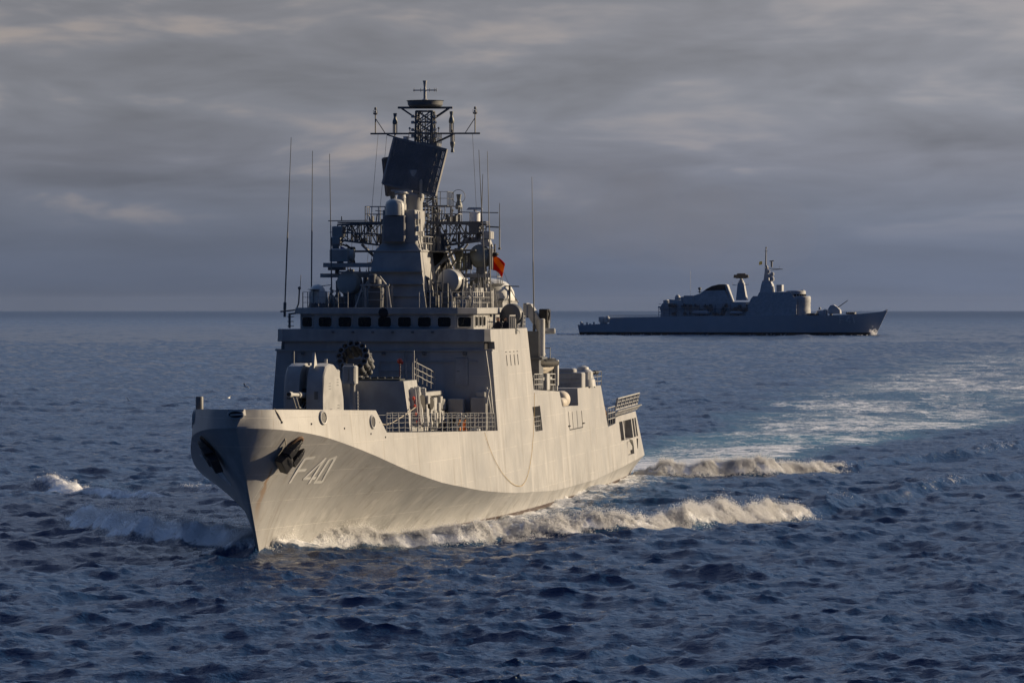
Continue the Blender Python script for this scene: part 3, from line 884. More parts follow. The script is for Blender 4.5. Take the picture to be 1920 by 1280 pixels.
TOPS = [(37,12.24),(52.4,12.24),(53.3,8.1),(65.2,7.75),(66,6.7),(74,6.55),(74.3,7.78),(86.7,7.76),(88.9,4.62)]
def superstructure():
    ss = sorted(set([a for a, _ in TOPS]+[s for s in STN if 37 < s < 88.9]+[40,44,49,56.5,63,70,77,83.5]))
    R = 7; vs = []; fs = []
    for s in ss:
        zt = float(np.interp(s, *zip(*TOPS))); zb = ZD(s)-.03
        for sd in (1, -1):
            for j in range(R):
                z = zb+(zt-zb)*j/(R-1)
                vs.append((s, (side(s, z)+.006)*sd, z))
    for i in range(len(ss)-1):
        a = i*2*R; b = a+2*R
        for off in (0, R):
            for j in range(R-1): fs.append((a+off+j, b+off+j, b+off+j+1, a+off+j+1))
        fs.append((a, b, b+R, a+R)); fs.append((a+R-1, a+2*R-1, b+2*R-1, b+R-1))
    e = (len(ss)-1)*2*R
    for j in range(R-1):
        fs.append((j, j+1, R+j+1, R+j)); fs.append((e+j, e+R+j, e+R+j+1, e+j+1))
    return MB().add(vs, fs)
sup = superstructure().build('superstructure', M['hull'], WS, smooth=20)
# corner notches under the bridge, open bridge wings, boat bay, side recess
cut(sup, [(36.5,38.3,6.45,8,10.98,11.46)]); cut(sup, [(36.5,38.3,-8,-6.45,10.98,11.46)])
cut(sup, [(43.2,51.9,5.72,6.72,11.2,13)]); cut(sup, [(43.2,51.9,-6.72,-5.72,11.2,13)])
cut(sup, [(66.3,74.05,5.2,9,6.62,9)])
cut(sup, [slab(52.7,56.0,52.1,55.6,5.32,6.98,5.6)])
m_ = MB()
rail(m_, [(52.9,7.2,5.34),(55.8,7.2,5.34)], .95, 1.0, 3)
m_.build('guard_rail', M['rail'], WS)
nb = MB(); nb.box(36.99,38.31,6.43,6.47,10.975,11.465); nb.build('notch_shade_panel', M['black'], WS)  # black sheets on the notch inner walls, standing in for shade inside
nb = MB(); nb.box(36.99,38.31,-6.47,-6.43,10.975,11.465); nb.box(36.99,38.31,-7.0,-6.45,10.97,10.985); nb.build('notch_shade_panel', M['black'], WS)
# overhanging front band with angled corner facets
bnd = MB()
pts = [(36.99,-6.86),(36.72,-6.5),(36.72,6.5),(36.99,6.86)]
bnd.prism([(s,p,11.46) for s,p in pts], (0,0,.80))
bnd.build('front_band', M['grey'], WS, bevel=.03)
bnd = MB().box(36.86,36.995,-7.0,7.0,10.86,10.97)
bnd.build('rubbing_strake', M['grey'], WS)
mm = MB()
for s in (42.6, 44.2, 45.8, 47.3):
    for z in [9.86+i*.07 for i in range(10)]:
        p = side(s, z)+.006; mm.box(s-.10+(.16*(10.5-z)), s+.10+(.16*(10.5-z)), p-.03, p+.012, z, z+.071)
    z = 10.72; p = side(s, z)+.006; mm.box(s-.2, s+.2, p-.03, p+.02, z, z+.05)
mm.build('vent_slit', M['black'], WS)
# folding gangway door in the side, framed by a dark gap
mm = MB()
for a, b, z0, z1 in ((68.75,68.9,5.0,6.25),(75.35,75.55,4.95,6.15),(68.75,75.5,4.93,5.0)):
    z = (z0+z1)/2; p = side((a+b)/2, z)+.006; mm.hexa([(a,p-.03,z0),(b,p-.03,z0),(b,side(b,z0)+.02,z0),(a,side(a,z0)+.02,z0),(a,p-.05,z1),(b,p-.05,z1),(b,side(b,z1)+.02,z1),(a,side(a,z1)+.02,z1)])
for s in (70.6, 72.9): mm.hexa([(s,7.2,5.02),(s+.12,7.2,5.02),(s+.12,side(s,5.02)+.02,5.02),(s,side(s,5.02)+.02,5.02),(s,7.1,6.2),(s+.12,7.1,6.2),(s+.12,side(s,6.2)+.02,6.2),(s,side(s,6.2)+.02,6.2)])
mm.box(68.2,68.9,7.2,7.42,5.2,5.28); mm.box(75.4,76.2,7.2,7.42,5.2,5.28)
mm.build('gangway_frame', M['black'], WS)

# wheelhouse
HOUSE = [(37.3,-4.5),(38.0,-5.6),(43.2,-5.6),(52.0,-5.3),(52.0,5.3),(43.2,5.6),(38.0,5.6),(37.3,4.5)]
hb = MB(); hb.prism([(s,p,12.235) for s,p in HOUSE], (0,0,1.20))
house = hb.build('wheelhouse', M['grey'], WS)
rb = MB(); rb.prism([(s+(-.22 if s < 39 else .1),p*1.05,13.20) for s,p in HOUSE], (0,0,.40))
roof = rb.build('wheelhouse_roof', M['grey'], WS, bevel=.03)
rb = MB(); rb.prism([(s+(-.12 if s < 39 else 0),p*1.02,13.602) for s,p in HOUSE], (0,0,.006)); rb.build('roof_deck', M['deck'], roof)
rb = MB(); rb.box(43.3,51.8,5.75,6.7,11.202,11.21); rb.box(43.3,51.8,-6.7,-5.75,11.202,11.21); rb.build('wing_deck', M['deck'], WS)
def window(a, b, z0, z1, nrm):
    """framed pane between two plan points on a wall, frame standing proud"""
    a, b = Vector((a[0],a[1],0)), Vector((b[0],b[1],0)); n = Vector((nrm[0],nrm[1],0)).normalized()
    t = (b-a).normalized(); L = (b-a).length
    def q(u, z, d): v = a+t*u+n*d; return (v.x, v.y, z)
    fr = MB(); f = .05
    for u0, u1, w0, w1 in ((0,L,z0,z0+f),(0,L,z1-f,z1),(0,f,z0+f,z1-f),(L-f,L,z0+f,z1-f)):
        fr.hexa([q(u0,w0,-.01),q(u1,w0,-.01),q(u1,w0,.06),q(u0,w0,.06),q(u0,w1,-.01),q(u1,w1,-.01),q(u1,w1,.06),q(u0,w1,.06)])
    for cu, cw in ((f,z0+f),(L-f,z0+f),(f,z1-f),(L-f,z1-f)):      # rounded-off corners of the opening
        du = .10 if cu < L/2 else -.10; dw = .10 if cw < (z0+z1)/2 else -.10
        fr.prism([q(cu,cw,.005),q(cu+du,cw,.005),q(cu,cw+dw,.005)], tuple(n*.05))
    o = fr.build('window', M['grey'], WS)
    pn = MB(); pn.hexa([q(f,z0+f,-.01),q(L-f,z0+f,-.01),q(L-f,z0+f,.012),q(f,z0+f,.012),q(f,z1-f,-.01),q(L-f,z1-f,-.01),q(L-f,z1-f,.012),q(f,z1-f,.012)])
    pn.build('pane', M['glass'], o)
    if nrm[0] < -.5:
        wp = MB(); wp.bar(q(L*.5,z1-.03,.05), q(L*.38,z0+.22,.035), .022); wp.bar(q(L*.30,z0+.2,.03), q(L*.46,z0+.24,.03), .02); wp.build('wiper', M['black'], o)
for i in range(7):
    p = -3.84+1.28*i
    window((37.3,p-.47), (37.3,p+.47), 12.34, 13.06, (-1,0))
for sd in (-1, 1):
    a, b = Vector((37.3,4.5*sd)), Vector((38.0,5.6*sd))
    window(a.lerp(b,.12), a.lerp(b,.88), 12.34, 13.06, (-1.1,.7*sd))
    for s in (38.4, 39.9, 41.4): window((s,5.6*sd), (s+1.0,5.6*sd), 12.40, 13.08, (0,sd))
# fittings on the front wall
q = MB(); q.tube([(36.93,-5.9,6.0),(36.93,-5.9,10.8)], .05, 6); q.tube([(36.93,-5.7,6.0),(36.93,-5.7,10.8)], .05, 6)
for k in range(15): q.bar((36.93,-5.9,6.2+.3*k),(36.93,-5.7,6.2+.3*k),.04)
q.build('ladder', M['grey'], WS)
for p, z in ((5.0,8.7),(-4.6,6.4)):
    q = MB(); q.cbox(36.93,36.995,p-.42,p+.42,z,z+1.75,.02); d_ = q.build('door', M['grey'], WS)
    q = MB(); q.bar((36.9,p-.3,z+.9),(36.9,p-.12,z+.9),.05); q.build('handle', M['darkgrey'], d_)
for p in (-5.2,-2.6,0.0,2.6,5.2):
    q = MB(); q.cbox(36.8,36.99,p-.12,p+.12,10.62,10.8,.03); q.build('flood_lamp', M['darkgrey'], WS)
for z, p0, p1 in ((9.6,-3.4,3.2),(10.2,-6.2,6.0)):
    q = MB(); q.bar((36.95,p0,z),(36.95,p1,z),.07); q.build('cable_run', M['grey'], WS)
for p in (1.4,2.1,-1.9):
    q = MB(); q.tube([(36.94,p,8.4),(36.94,p,10.8)], .04, 6); q.build('pipe', M['grey'], WS)
mm = MB()
for i in range(6): mm.cbox(36.62,36.72,-3.3+1.28*i,-3.12+1.28*i,12.0,12.12,.02)
mm.build('wiper_motor', M['darkgrey'], WS)

# wheelhouse roof rails, wing rails, searchlight
m_ = MB()
rail(m_, [(38.3,-5.5,13.6),(37.4,-4.3,13.6),(37.4,-2.4,13.6)], 1.0, .75, 3, .05, .028)
rail(m_, [(38.3,-5.5,13.6),(46,-5.5,13.6)], 1.0, 1.5, 3, .05, .028)
rail(m_, [(37.4,2.2,13.6),(37.4,4.3,13.6),(38.3,5.5,13.6),(46,5.5,13.6)], 1.0, .75, 3, .05, .028)
m_.build('guard_rail', M['rail'], WS)
m_ = MB(); rail(m_, [(44.6,6.85,12.24),(47.5,6.85,12.24)], .85, .7, 1, .06, .06)
m_.box(46.9,47.3,6.7,6.9,12.24,12.9)
m_.build('windscreen_frame', M['lightgrey'], WS)
m_ = MB().lathe((37.2,-.05,13.3), [(.1,-.25),(.30,-.22),(.34,.05),(.30,.16),(.12,.2)], (-1,0,0), 16)
m_.build('searchlight', M['black'], WS, smooth=40)

# big lattice of bridge-roof equipment
def drum(name, c, r, ln, axis, mat, ped_h, smooth=35, ring=True):
    """radar drum on a pedestal: blunt rounded front, flat back"""
    o = MB(); c = Vector(c); ax = Vector(axis).normalized()
    o.lathe(c-ax*ln*.5, [(r*.9,0),(r,ln*.08),(r,ln*.72),(r*.93,ln*.86),(r*.72,ln*.96),(r*.3,ln*1.01)], ax, 28)
    body = o.build(name, mat, WS, smooth=smooth)
    q = MB()
    q.lathe((c.x, c.y, c.z-r-ped_h), [(r*.75,0),(r*.72,.15),(r*.5,.25),(r*.45,ped_h*.75),(r*.55,ped_h+r*.25)], (0,0,1), 16)
    for k in (-1, 1): q.hexa([(c.x-.25,c.y+k*r*.80,c.z-r-.1),(c.x+.25,c.y+k*r*.80,c.z-r-.1),(c.x+.25,c.y+k*r*1.04,c.z-r-.1),(c.x-.25,c.y+k*r*1.04,c.z-r-.1),
                              (c.x-.12,c.y+k*r*1.02,c.z+.15),(c.x+.12,c.y+k*r*1.02,c.z+.15),(c.x+.12,c.y+k*r*1.10,c.z+.15),(c.x-.12,c.y+k*r*1.10,c.z+.15)])
    q.build('pedestal', M['darkgrey'], body, smooth=30)
    return body
drum('radar_drum', (43,-3.42,15.2), .78, 1.0, (-1,-.28,.05), M['domegrey'], .95)
drum('radar_drum', (43,3.25,15.3), .80, 1.1, (-1,-.22,.06), M['domegrey'], 1.05)
# frame of ladders and lockers beside each drum
def clutter(m, s0, s1, p0, p1, z0, z1, n, seed, r=.05):
    rd = random.Random(seed)
    for _ in range(n):
        k = rd.random(); s, p = rd.uniform(s0,s1), rd.uniform(p0,p1)
        h = rd.uniform(.35,1)*(z1-z0)
        if k < .5: m.bar((s,p,z0), (s+rd.uniform(-.15,.15),p+rd.uniform(-.25,.25),z0+h), r*rd.uniform(.7,1.5))
        elif k < .72: m.cbox(s,s+rd.uniform(.2,.5),p,p+rd.uniform(.15,.4),z0,z0+h*.55,.02)
        elif k < .86: m.bar((s,p,z0+h), (s,min(p1,p+rd.uniform(.3,1.0)),z0+h*rd.uniform(.8,1.1)), r)
        else:
            m.bar((s,p,z0), (s,p,z0+h*.8), r); m.ball((s,p,z0+h*.8), rd.uniform(.08,.14), 10)
    return m
for nm, a in (('roof_fitting', (40.5,45,-5.2,-4.2,13.6,15.0,16,3)), ('roof_fitting', (40.5,45,-2.6,-1.9,13.6,15.0,10,5)), ('roof_fitting', (41,46,4.2,5.4,13.6,15.4,24,8)), ('roof_fitting', (41,47,1.9,2.6,13.6,15.6,14,9)), ('roof_fitting', (44,50,4.0,5.3,13.6,16.2,20,12))):
    clutter(MB(), *a).build(nm, M['rail'], WS)
# optical director in a tubular cage ahead of the tower
m_ = MB()
for sd in (-1, 1):
    m_.tube([(39.6,-1.0+.75*sd,13.6),(39.6,-1.0+.72*sd,15.0),(39.6,-1.0+.25*sd,15.6)], .06, 6)
    m_.tube([(38.9,-1.0+.55*sd,13.6),(38.9,-1.0+.55*sd,14.9)], .05, 6)
    m_.tube([(38.6,-1.0+1.15*sd,13.6),(39.4,-1.0+.8*sd,15.05)], .05, 6)
    m_.tube([(40.4,-1.0+.9*sd,13.6),(40.4,-1.0+.9*sd,15.05)], .05, 6)
for z in (14.1,14.6,15.05): m_.bar((38.9,-1.6,z),(38.9,-.4,z),.05)
m_.bar((39.2,-1.95,15.05),(39.2,-.05,15.05),.10,.12)
m_.build('director_cage', M['rail'], WS, smooth=50)
m_ = MB(); m_.cbox(39.2,40.3,-1.45,-.55,13.6,14.9,.08); m_.lathe((39.5,-1.0,15.05),[(.35,-.2),(.42,0),(.38,.35),(.15,.55)],(0,0,1),14); m_.cbox(39.0,39.7,-1.35,-.95,15.2,15.75,.05)
m_.build('optical_director', M['darkgrey'], WS, smooth=30)
# tan dome on the starboard corner, on a skirted base, with a small flat aerial
m_ = MB().lathe((40,-4.9,14.2), [(.52,-.55),(.54,-.1),(.56,.1),(.55,.3),(.48,.58),(.32,.8),(.1,.9)], (0,0,1), 22)
dm = m_.build('satellite_dome', M['dome'], WS, smooth=50)
MB().lathe((40,-4.9,13.55), [(.62,0),(.50,.5),(.50,.62)], (0,0,1), 12).build('base', M['darkgrey'], dm, smooth=30)
m_ = MB(); m_.tube([(39.3,-5.0,13.6),(39.3,-5.0,14.75)], .03, 6); m_.lathe((39.3,-5.0,14.72),[(.02,0),(.42,.03),(.38,.07),(.05,.09)],(0,0,1),16)
m_.build('disc_aerial', M['darkgrey'], WS, smooth=40)
m_ = MB(); m_.tube([(38.2,-6.0,13.2),(38.2,-5.75,13.9),(38.2,-5.7,14.8)], .05, 6); m_.ball((38.2,-5.7,14.85), .11); m_.tube([(38.2,-5.65,14.9),(38.2,-5.6,15.7)], .02, 5); m_.bar((38.2,-6.3,13.2),(38.2,-5.6,13.3),.1)
m_.box(38.1,38.35,-6.4,-6.3,12.3,13.25); 
for z in (12.4,12.7,13.0): m_.box(38.05,38.4,-6.45,-6.1,z,z+.05)
m_.build('lamp_bracket', M['darkgrey'], WS, smooth=40)

# whip aerials
for (b, t) in (((40,-7.04,13.5),(40,-6.61,24.52)), ((41,-5.5,14.4),(41,-5.42,23.7)), ((41,-4.15,13.6),(41,-4.3,23.5)),
               ((44,5.45,13.0),(44,4.95,23.81)), ((44,5.75,13.0),(44,5.51,23.71)), ((57,6.6,12.0),(57,6.45,22.45)),
               ((52,3.75,18.0),(52,3.9,22.5)), ((47.5,5.75,17.4),(47.5,5.75,20.45))):
    b, t = Vector(b), Vector(t); k = b.lerp(t, .45)
    m_ = MB(); m_.tube([b, b.lerp(t,.04)], .10, 8); m_.tube([b, k], .045, 6); m_.tube([k, t], .034, 6, .018)
    m_.build('whip_aerial', M['darkgrey'], WS, smooth=60)
m_ = MB(); m_.bar((40,-7.3,13.35),(39,-5.7,13.5),.09); m_.bar((40,-7.04,13.0),(40,-7.04,13.6),.14); m_.build('aerial_bracket', M['darkgrey'], WS)

# ------------------------------------------------------------------ near warship: tower, outriggers, mast
tw = MB()
def frust(m, s0, s1, p0, p1, z0, S0, S1, P0, P1, z1):
    return m.hexa([(s0,p0,z0),(s1,p0,z0),(s1,p1,z0),(s0,p1,z0),(S0,P0,z1),(S1,P0,z1),(S1,P1,z1),(S0,P1,z1)])
frust(tw, 40.9,46.4,-2.0,2.0,13.55, 41.5,46.0,-1.50,1.55,17.2)
frust(tw, 41.4,46.1,-1.58,1.62,17.2, 41.4,46.1,-1.58,1.62,17.3)
frust(tw, 41.7,45.8,-1.45,1.5,17.3, 41.9,45.6,-1.05,1.15,17.75)
frust(tw, 41.9,45.6,-1.05,1.15,17.75, 42.0,45.6,-1.0,1.1,19.9)
tower = tw.build('radar_tower', M['grey'], WS, bevel=.03)
m_ = MB()
for z in (14.3,15.1,15.9): m_.box(40.9,40.97+.11*(z-13.55)+.03,-1.8,1.8,z,z+.05)
m_.build('tower_ledge', M['grey'], tower)
m_ = MB(); m_.cbox(41.3,41.98,-.85,.55,17.85,19.55,.05)
m_.build('array_panel', M['mesh'], tower, label='flat black antenna panel on the face of the tower')
m_ = MB(); m_.lathe((41.7,-.15,19.6), [(.62,-.06),(.62,.62),(.55,.82),(.38,.95),(.1,1.0)], (0,0,1), 24); m_.tube([(41.7,-.1,20.5),(41.7,-.1,20.8)], .04, 6)
m_.build('radome', M['domegrey'], WS, smooth=40)
m_ = MB()
for s, p, z in ((41.75,1.16,17.9),(41.75,1.2,18.5),(42.4,1.2,19.0),(43.2,1.2,18.2),(41.8,1.15,19.3),(42.6,1.5,17.35)):
    m_.cbox(s,s+.4,p,p+.22,z,z+.35,.03)
for s in (42.2,43.0): m_.tube([(s,1.5,17.0),(s,1.3,18.0),(s,1.25,19.8)], .05, 6)
rail(m_, [(41.6,1.7,17.3),(45.5,1.7,17.3)], .9, 1.0, 2, .04, .03)
m_.build('tower_fitting', M['lightgrey'], tower)
# sponson beams with director housings at their ends
m_ = MB()
m_.bar((42,-4.9,16.35),(42,1.0,16.35),.30,.28); m_.bar((43,-5.3,15.68),(43,-1.5,15.68),.26,.26); m_.bar((42.4,-4.0,15.9),(42.4,-1.5,15.85),.12)
m_.bar((43,-1.7,14.6),(43,-4.0,15.55),.10); m_.bar((43,-1.7,14.2),(43,-3.0,15.3),.10)
m_.bar((47,1.5,15.7),(47,5.2,15.7),.28,.26); m_.bar((46,1.7,14.6),(47,4.2,15.5),.10); m_.bar((46,1.7,14.2),(47,3.0,15.3),.10)
m_.build('sponson_beam', M['grey'], WS)
def director(c, sd):
    s, p, z = c
    o = MB(); o.cbox(s-.5,s+.5,p-.62,p+.62,z-.42,z+.42,.08); o.lathe((s,p+.55*sd,z),[(.3,-.05),(.38,.0),(.38,.35),(.2,.4)],(0,sd,0),14)
    b = o.build('weapon_director', M['grey'], WS, smooth=30)
    q = MB(); q.tube([(s,p,z-.4),(s,p,z-.75)], .22, 10); q.cbox(s-.4,s+.4,p-.75,p+.3,z-.98,z-.72,.05); q.tube([(s,p-.2,z-.95),(s,p-.2,z-1.2)], .15, 8)
    q.cbox(s-.2,s+.2,p-.5,p-.1,z+.42,z+.75,.04); q.bar((s,p-.6,z+.72),(s,p-.1,z+.72),.08); q.bar((s,p-.58,z+.70),(s,p-.58,z+1.05),.08)
    q.build('mount', M['darkgrey'], b, smooth=30)
    h = MB()
    for k in range(3): h.tube([(s-.1*k,p+.0+.2*k,z+.72),(s,p+.75,z+.45),(s,p+.95,z-.4-.1*k),(s,p+1.05,z-.75)], .035, 6)
    h.build('cable', M['black'], b, smooth=60)
director((43,-4.0,17.0), 1)
# right-hand director: ribbed drum on a column
m_ = MB().lathe((47,4.55,17.0), [(.55,-.55),(.72,-.48),(.72,.1),(.62,.42),(.35,.62),(.1,.66)], (-.9,0,.45), 22)
dd = m_.build('tracking_radar', M['podgrey'], WS, smooth=35)
m_ = MB(); m_.lathe((47.2,4.6,15.75), [(.38,0),(.34,.5),(.5,.7)], (0,0,1), 14); m_.cbox(46.6,47.6,3.75,3.95,16.1,17.2,.04); m_.cbox(46.6,47.6,5.15,5.4,16.1,17.45,.04)
for k in range(8): m_.bar((46.5,3.82,16.2+.13*k),(46.4,3.6,16.2+.13*k),.06)
m_.build('mount', M['darkgrey'], dd, smooth=30)
m_ = MB()
for k in (0, .22): m_.tube([(47,5.3+k,17.2),(47,5.3+k,17.75)], .05, 6)
m_.lathe((47,5.5,17.1),[(.05,-.2),(.28,-.05),(.28,.05),(.1,.12)],(0,0,1),12)
m_.build('lamp_cluster', M['black'], WS, smooth=40)
# outrigger platforms
for pa, pb in ((-1.0,-4.95), (1.0,4.95)):
    sg = 1 if pb > 0 else -1
    m_ = MB(); truss(m_, 46.9,48.3, pa,pb, 17.55,19.15, 18.05,19.05, 6, .07)
    tr = m_.build('lattice_outrigger', M['darkgrey'], WS)
    q = MB(); q.box(46.85,48.4,min(pa,pb),max(pa,pb),19.16,19.24); q.build('platform', M['darkgrey'], tr)
    q = MB(); rail(q, [(46.9,sg*3.1,19.24),(46.9,sg*.9,19.24)], 1.0, .45, 2, .05, .04); rail(q, [(46.9,sg*3.1,19.24),(48.3,sg*3.1,19.24),(48.3,sg*.9,19.24)], 1.0, .7, 2, .05, .04)
    q.build('guard_rail', M['rail'], tr)
    q = MB(); q.bar((47.3,sg*3.4,17.75),(46.3,sg*1.3,15.9),.14); q.bar((47.9,sg*2.4,17.6),(46.3,sg*1.3,15.2),.12); q.build('strut', M['grey'], tr)
    q = MB(); clutter(q, 46.95,48.2,min(pa,pb),max(pa,pb),17.9,19.1,26,40+sg,.06); q.build('cabling', M['darkgrey'], tr)
m_ = MB(); m_.cbox(46.7,48.0,-5.3,-4.6,18.25,18.95,.05); m_.cbox(46.6,47.6,-5.35,-4.75,17.65,18.25,.05); m_.bar((47,-5.5,18.55),(47,-4.5,18.6),.05); m_.build('jammer_housing', M['grey'], WS)
m_ = MB(); m_.cbox(46.7,48.0,4.75,5.3,18.1,18.6,.05); m_.prism([(46.7,4.55,18.05),(48,4.55,18.05),(48,5.1,18.05),(46.7,5.1,18.05)],(0,.15,-.45)); m_.build('jammer_housing', M['lightgrey'], WS)
m_ = MB(); m_.bar((47,-5.6,19.3),(47,-3.0,19.32),.06); m_.bar((47,-4.7,19.3),(47,-4.7,19.6),.06); m_.bar((47,3.2,19.85),(47,5.75,19.8),.06); m_.bar((47,4.9,18.9),(47,5.8,18.85),.09); m_.build('yard_spar', M['darkgrey'], WS)
m_ = MB(); m_.lathe((47.2,4.15,19.24), [(.36,0),(.36,.62),(.30,.64)], (0,0,1), 14); bx = m_.build('navigation_radar', M['white'], WS, smooth=35)
q = MB(); q.tube([(47.2,4.15,19.85),(47.2,4.15,20.05)], .08, 8); q.hexa([(47.1,3.6,20.0),(47.3,3.6,20.0),(47.3,4.7,20.0),(47.1,4.7,20.0),(47.15,3.75,20.16),(47.25,3.75,20.16),(47.25,4.55,20.16),(47.15,4.55,20.16)]); q.build('scanner_bar', M['lightgrey'], bx)
q = MB(); q.cbox(46.9,47.6,3.8,4.5,18.5,19.2,.03); q.build('base', M['darkgrey'], bx)
m_ = MB(); m_.cbox(45.6,46.4,-.75,-.25,19.9,20.75,.04); m_.lathe((46,-.5,20.75),[(.3,0),(.25,.25),(.48,.3),(.46,.42),(.1,.45)],(0,0,1),14); m_.bar((46,-1.2,21.25),(46,.2,21.2),.14,.12); m_.build('navigation_radar', M['lightgrey'], WS, smooth=35)
# waisted antenna pods, standing or hanging
def pod(c, up=1, cage=False, k=.85):
    s, p, z = c
    o = MB().lathe((s,p,z), [(.24*k,0),(.29*k,.10*k),(.27*k,.35*k),(.14*k,.72*k),(.155*k,.82*k),(.21*k,1.14*k),(.19*k,1.18*k)], (0,0,up), 14)
    b = o.build('antenna_pod', M['podgrey'], WS, smooth=35)
    if cage:
        q = MB()
        for t in range(4):
            a = t*math.pi/2+.4
            q.tube([(s+.16*math.cos(a),p+.16*math.sin(a),z),(s+.16*math.cos(a),p+.16*math.sin(a),z-.62*up)], .02, 5)
        q.tube([(s,p,z),(s,p,z-.8*up)], .06, 6)
        q.build('cage', M['darkgrey'], b, smooth=50)
pod((52,-2.22,20.1)); pod((52,2.28,20.15)); pod((52,-2.05,25.85), 1, True, .62); pod((52,1.78,25.9), 1, True, .66); pod((52,1.85,24.65), -1, True, .6)
pod((48,2.95,17.5), -1, False, 1.15); pod((48.4,3.3,17.2), -1, False, 1.0); pod((47.5,-4.15,17.6), -1, False, 1.0)
m_ = MB(); m_.bar((52,-2.22,19.2),(52,-2.22,20.12),.12); m_.bar((52,2.28,19.2),(52,2.28,20.15),.10); m_.bar((48,2.95,17.4),(48,2.95,18.6),.14); m_.bar((52,2.28,19.6),(50,1.2,19.3),.08); m_.build('pod_post', M['darkgrey'], WS)
# loop aerial
m_ = MB(); m_.tube([(52,2.25+.45*math.cos(a),21.0+.45*math.sin(a)) for a in [k*math.pi/14 for k in range(29)]], .02, 5); m_.build('loop_aerial', M['darkgrey'], WS, smooth=60)
# air search radar: two back-to-back lattice faces on a pedestal
m_ = MB(); m_.lathe((47.5,0,19.24), [(.62,0),(.62,1.25),(.72,1.5),(.72,1.75),(.55,2.0),(.4,2.2),(.35,3.4)], (0,0,1), 22)
pedestal = m_.build('radar_pedestal', M['grey'], WS, smooth=30)
def radar_face(c, right, up, wd, ht, n, m2, frame, dens, name, mat, parent):  # a grid of bars in a frame
    c = Vector(c); r = Vector(right).normalized(); u = (Vector(up)-r*Vector(up).dot(r)).normalized(); f = r.cross(u)
    o = MB()
    for i in range(n+1):
        x = -wd/2+wd*i/n; o.bar(c+r*x-u*ht/2, c+r*x+u*ht/2, dens)
    for j in range(m2+1):
        y = -ht/2+ht*j/m2; o.bar(c-r*wd/2+u*y, c+r*wd/2+u*y, dens)
    for a, b in (((-1,-1),(1,-1)),((1,-1),(1,1)),((1,1),(-1,1)),((-1,1),(-1,-1))):
        o.bar(c+r*a[0]*wd/2+u*a[1]*ht/2, c+r*b[0]*wd/2+u*b[1]*ht/2, frame)
    return o.build(name, mat, parent), c, r, u, f
rot = math.radians(13)
rr_ = Vector((.10, math.cos(rot), -math.sin(rot))); uu_ = Vector((.30, math.sin(rot), math.cos(rot)))
fr, c, r, u, f = radar_face((47.35,.13,22.85), rr_, uu_, 3.55, 3.25, 40, 36, .13, .042, 'radar_face', M['mesh'], WS)
back = c+Vector((.16,0,0))
q = MB()
fs_ = f if f.x > 0 else -f
for i in range(7): q.bar(back+r*(-1.7+3.4*i/6)-u*1.55, back+r*(-1.7+3.4*i/6)+u*1.55, .10)
for i in range(6): q.bar(back-r*1.7+u*(-1.5+3.0*i/5), back+r*1.7+u*(-1.5+3.0*i/5), .10)
for i in range(26): q.bar(back+fs_*.1+r*(-1.65+3.1*i/25)-u*1.5, back+fs_*.1+r*(-1.65+3.1*i/25)+u*1.5, .085)
q.build('backing', M['mesh'], fr)
f2, c2, r2, u2, ff = radar_face((49.0,-.75,22.45), Vector((.45,.9,.17)), Vector((-.32,-.17,.95)), 3.0, 2.5, 30, 24, .14, .055, 'radar_face', M['mesh'], WS)
q = MB(); q.hexa([c2-r2*1.45-u2*1.2+ff*.05, c2+r2*1.45-u2*1.2+ff*.05, c2+r2*1.45-u2*1.2+ff*.12, c2-r2*1.45-u2*1.2+ff*.12, c2-r2*1.45+u2*1.2+ff*.05, c2+r2*1.45+u2*1.2+ff*.05, c2+r2*1.45+u2*1.2+ff*.12, c2-r2*1.45+u2*1.2+ff*.12]); q.build('backing', M['mesh'], f2)
m_ = MB()
for k in range(9): m_.lathe((46.9,.62,20.8+k*.13), [(.12,0),(.12,.06)], (0,0,1), 8)
m_.tube([(46.9,.62,20.6),(46.9,.62,22.0)], .05, 6); m_.build('feed_column', M['lightgrey'], WS, smooth=40)
# lattice mast
lm = MB(); Z0, Z1 = 15.0, 26.7
def corner(sx, px, z):
    h = .78-.26*(z-Z0)/(Z1-Z0); return Vector((52+sx*h, px*h, z))
zz = [Z0+i*(Z1-Z0)/16 for i in range(17)]
for sx in (-1, 1):
    for px in (-1, 1): lm.bar(corner(sx,px,Z0), corner(sx,px,Z1), .14)
for i, z in enumerate(zz):
    for a, b in (((-1,-1),(-1,1)),((-1,1),(1,1)),((1,1),(1,-1)),((1,-1),(-1,-1))):
        lm.bar(corner(*a,z), corner(*b,z), .08)
        if i < 16: lm.bar(corner(*(a if i%2 else b),z), corner(*(b if i%2 else a),zz[i+1]), .075); lm.bar(corner(*(b if i%2 else a),z), corner(*(a if i%2 else b),zz[i+1]), .05)
mast = lm.build('lattice_mast', M['darkgrey'], WS)
clutter(MB(), 51.5,52.5,-.5,.5,22.0,26.4,30,91,.05).build('mast_cabling', M['darkgrey'], mast, split=False)
q = MB()
for x in (-.18, .18): q.bar((51.3,.1+x,Z0),(51.45,.1+x,Z1),.05)
for k in range(40): q.bar((51.32,-.08,Z0+.3*k),(51.32,.28,Z0+.3*k),.04)
q.tube([(51.6,.5,22.5),(51.55,.45,25.8)], .07, 6); q.tube([(51.4,-.2,24.8),(51.4,.5,24.0)], .06, 6); q.tube([(51.4,.45,24.9),(51.4,.0,24.0)], .05, 6)
q.build('ladder', M['lightgrey'], mast)
q = MB()
for z in (25.0,25.4,25.9,26.3):
    for px in (-1,1):
        q.bar((51.5,px*.4,z),(51.5,px*.75,z),.07); q.cbox(51.35,51.65,px*.75-.1,px*.75+.1,z-.05,z+.14,.03)
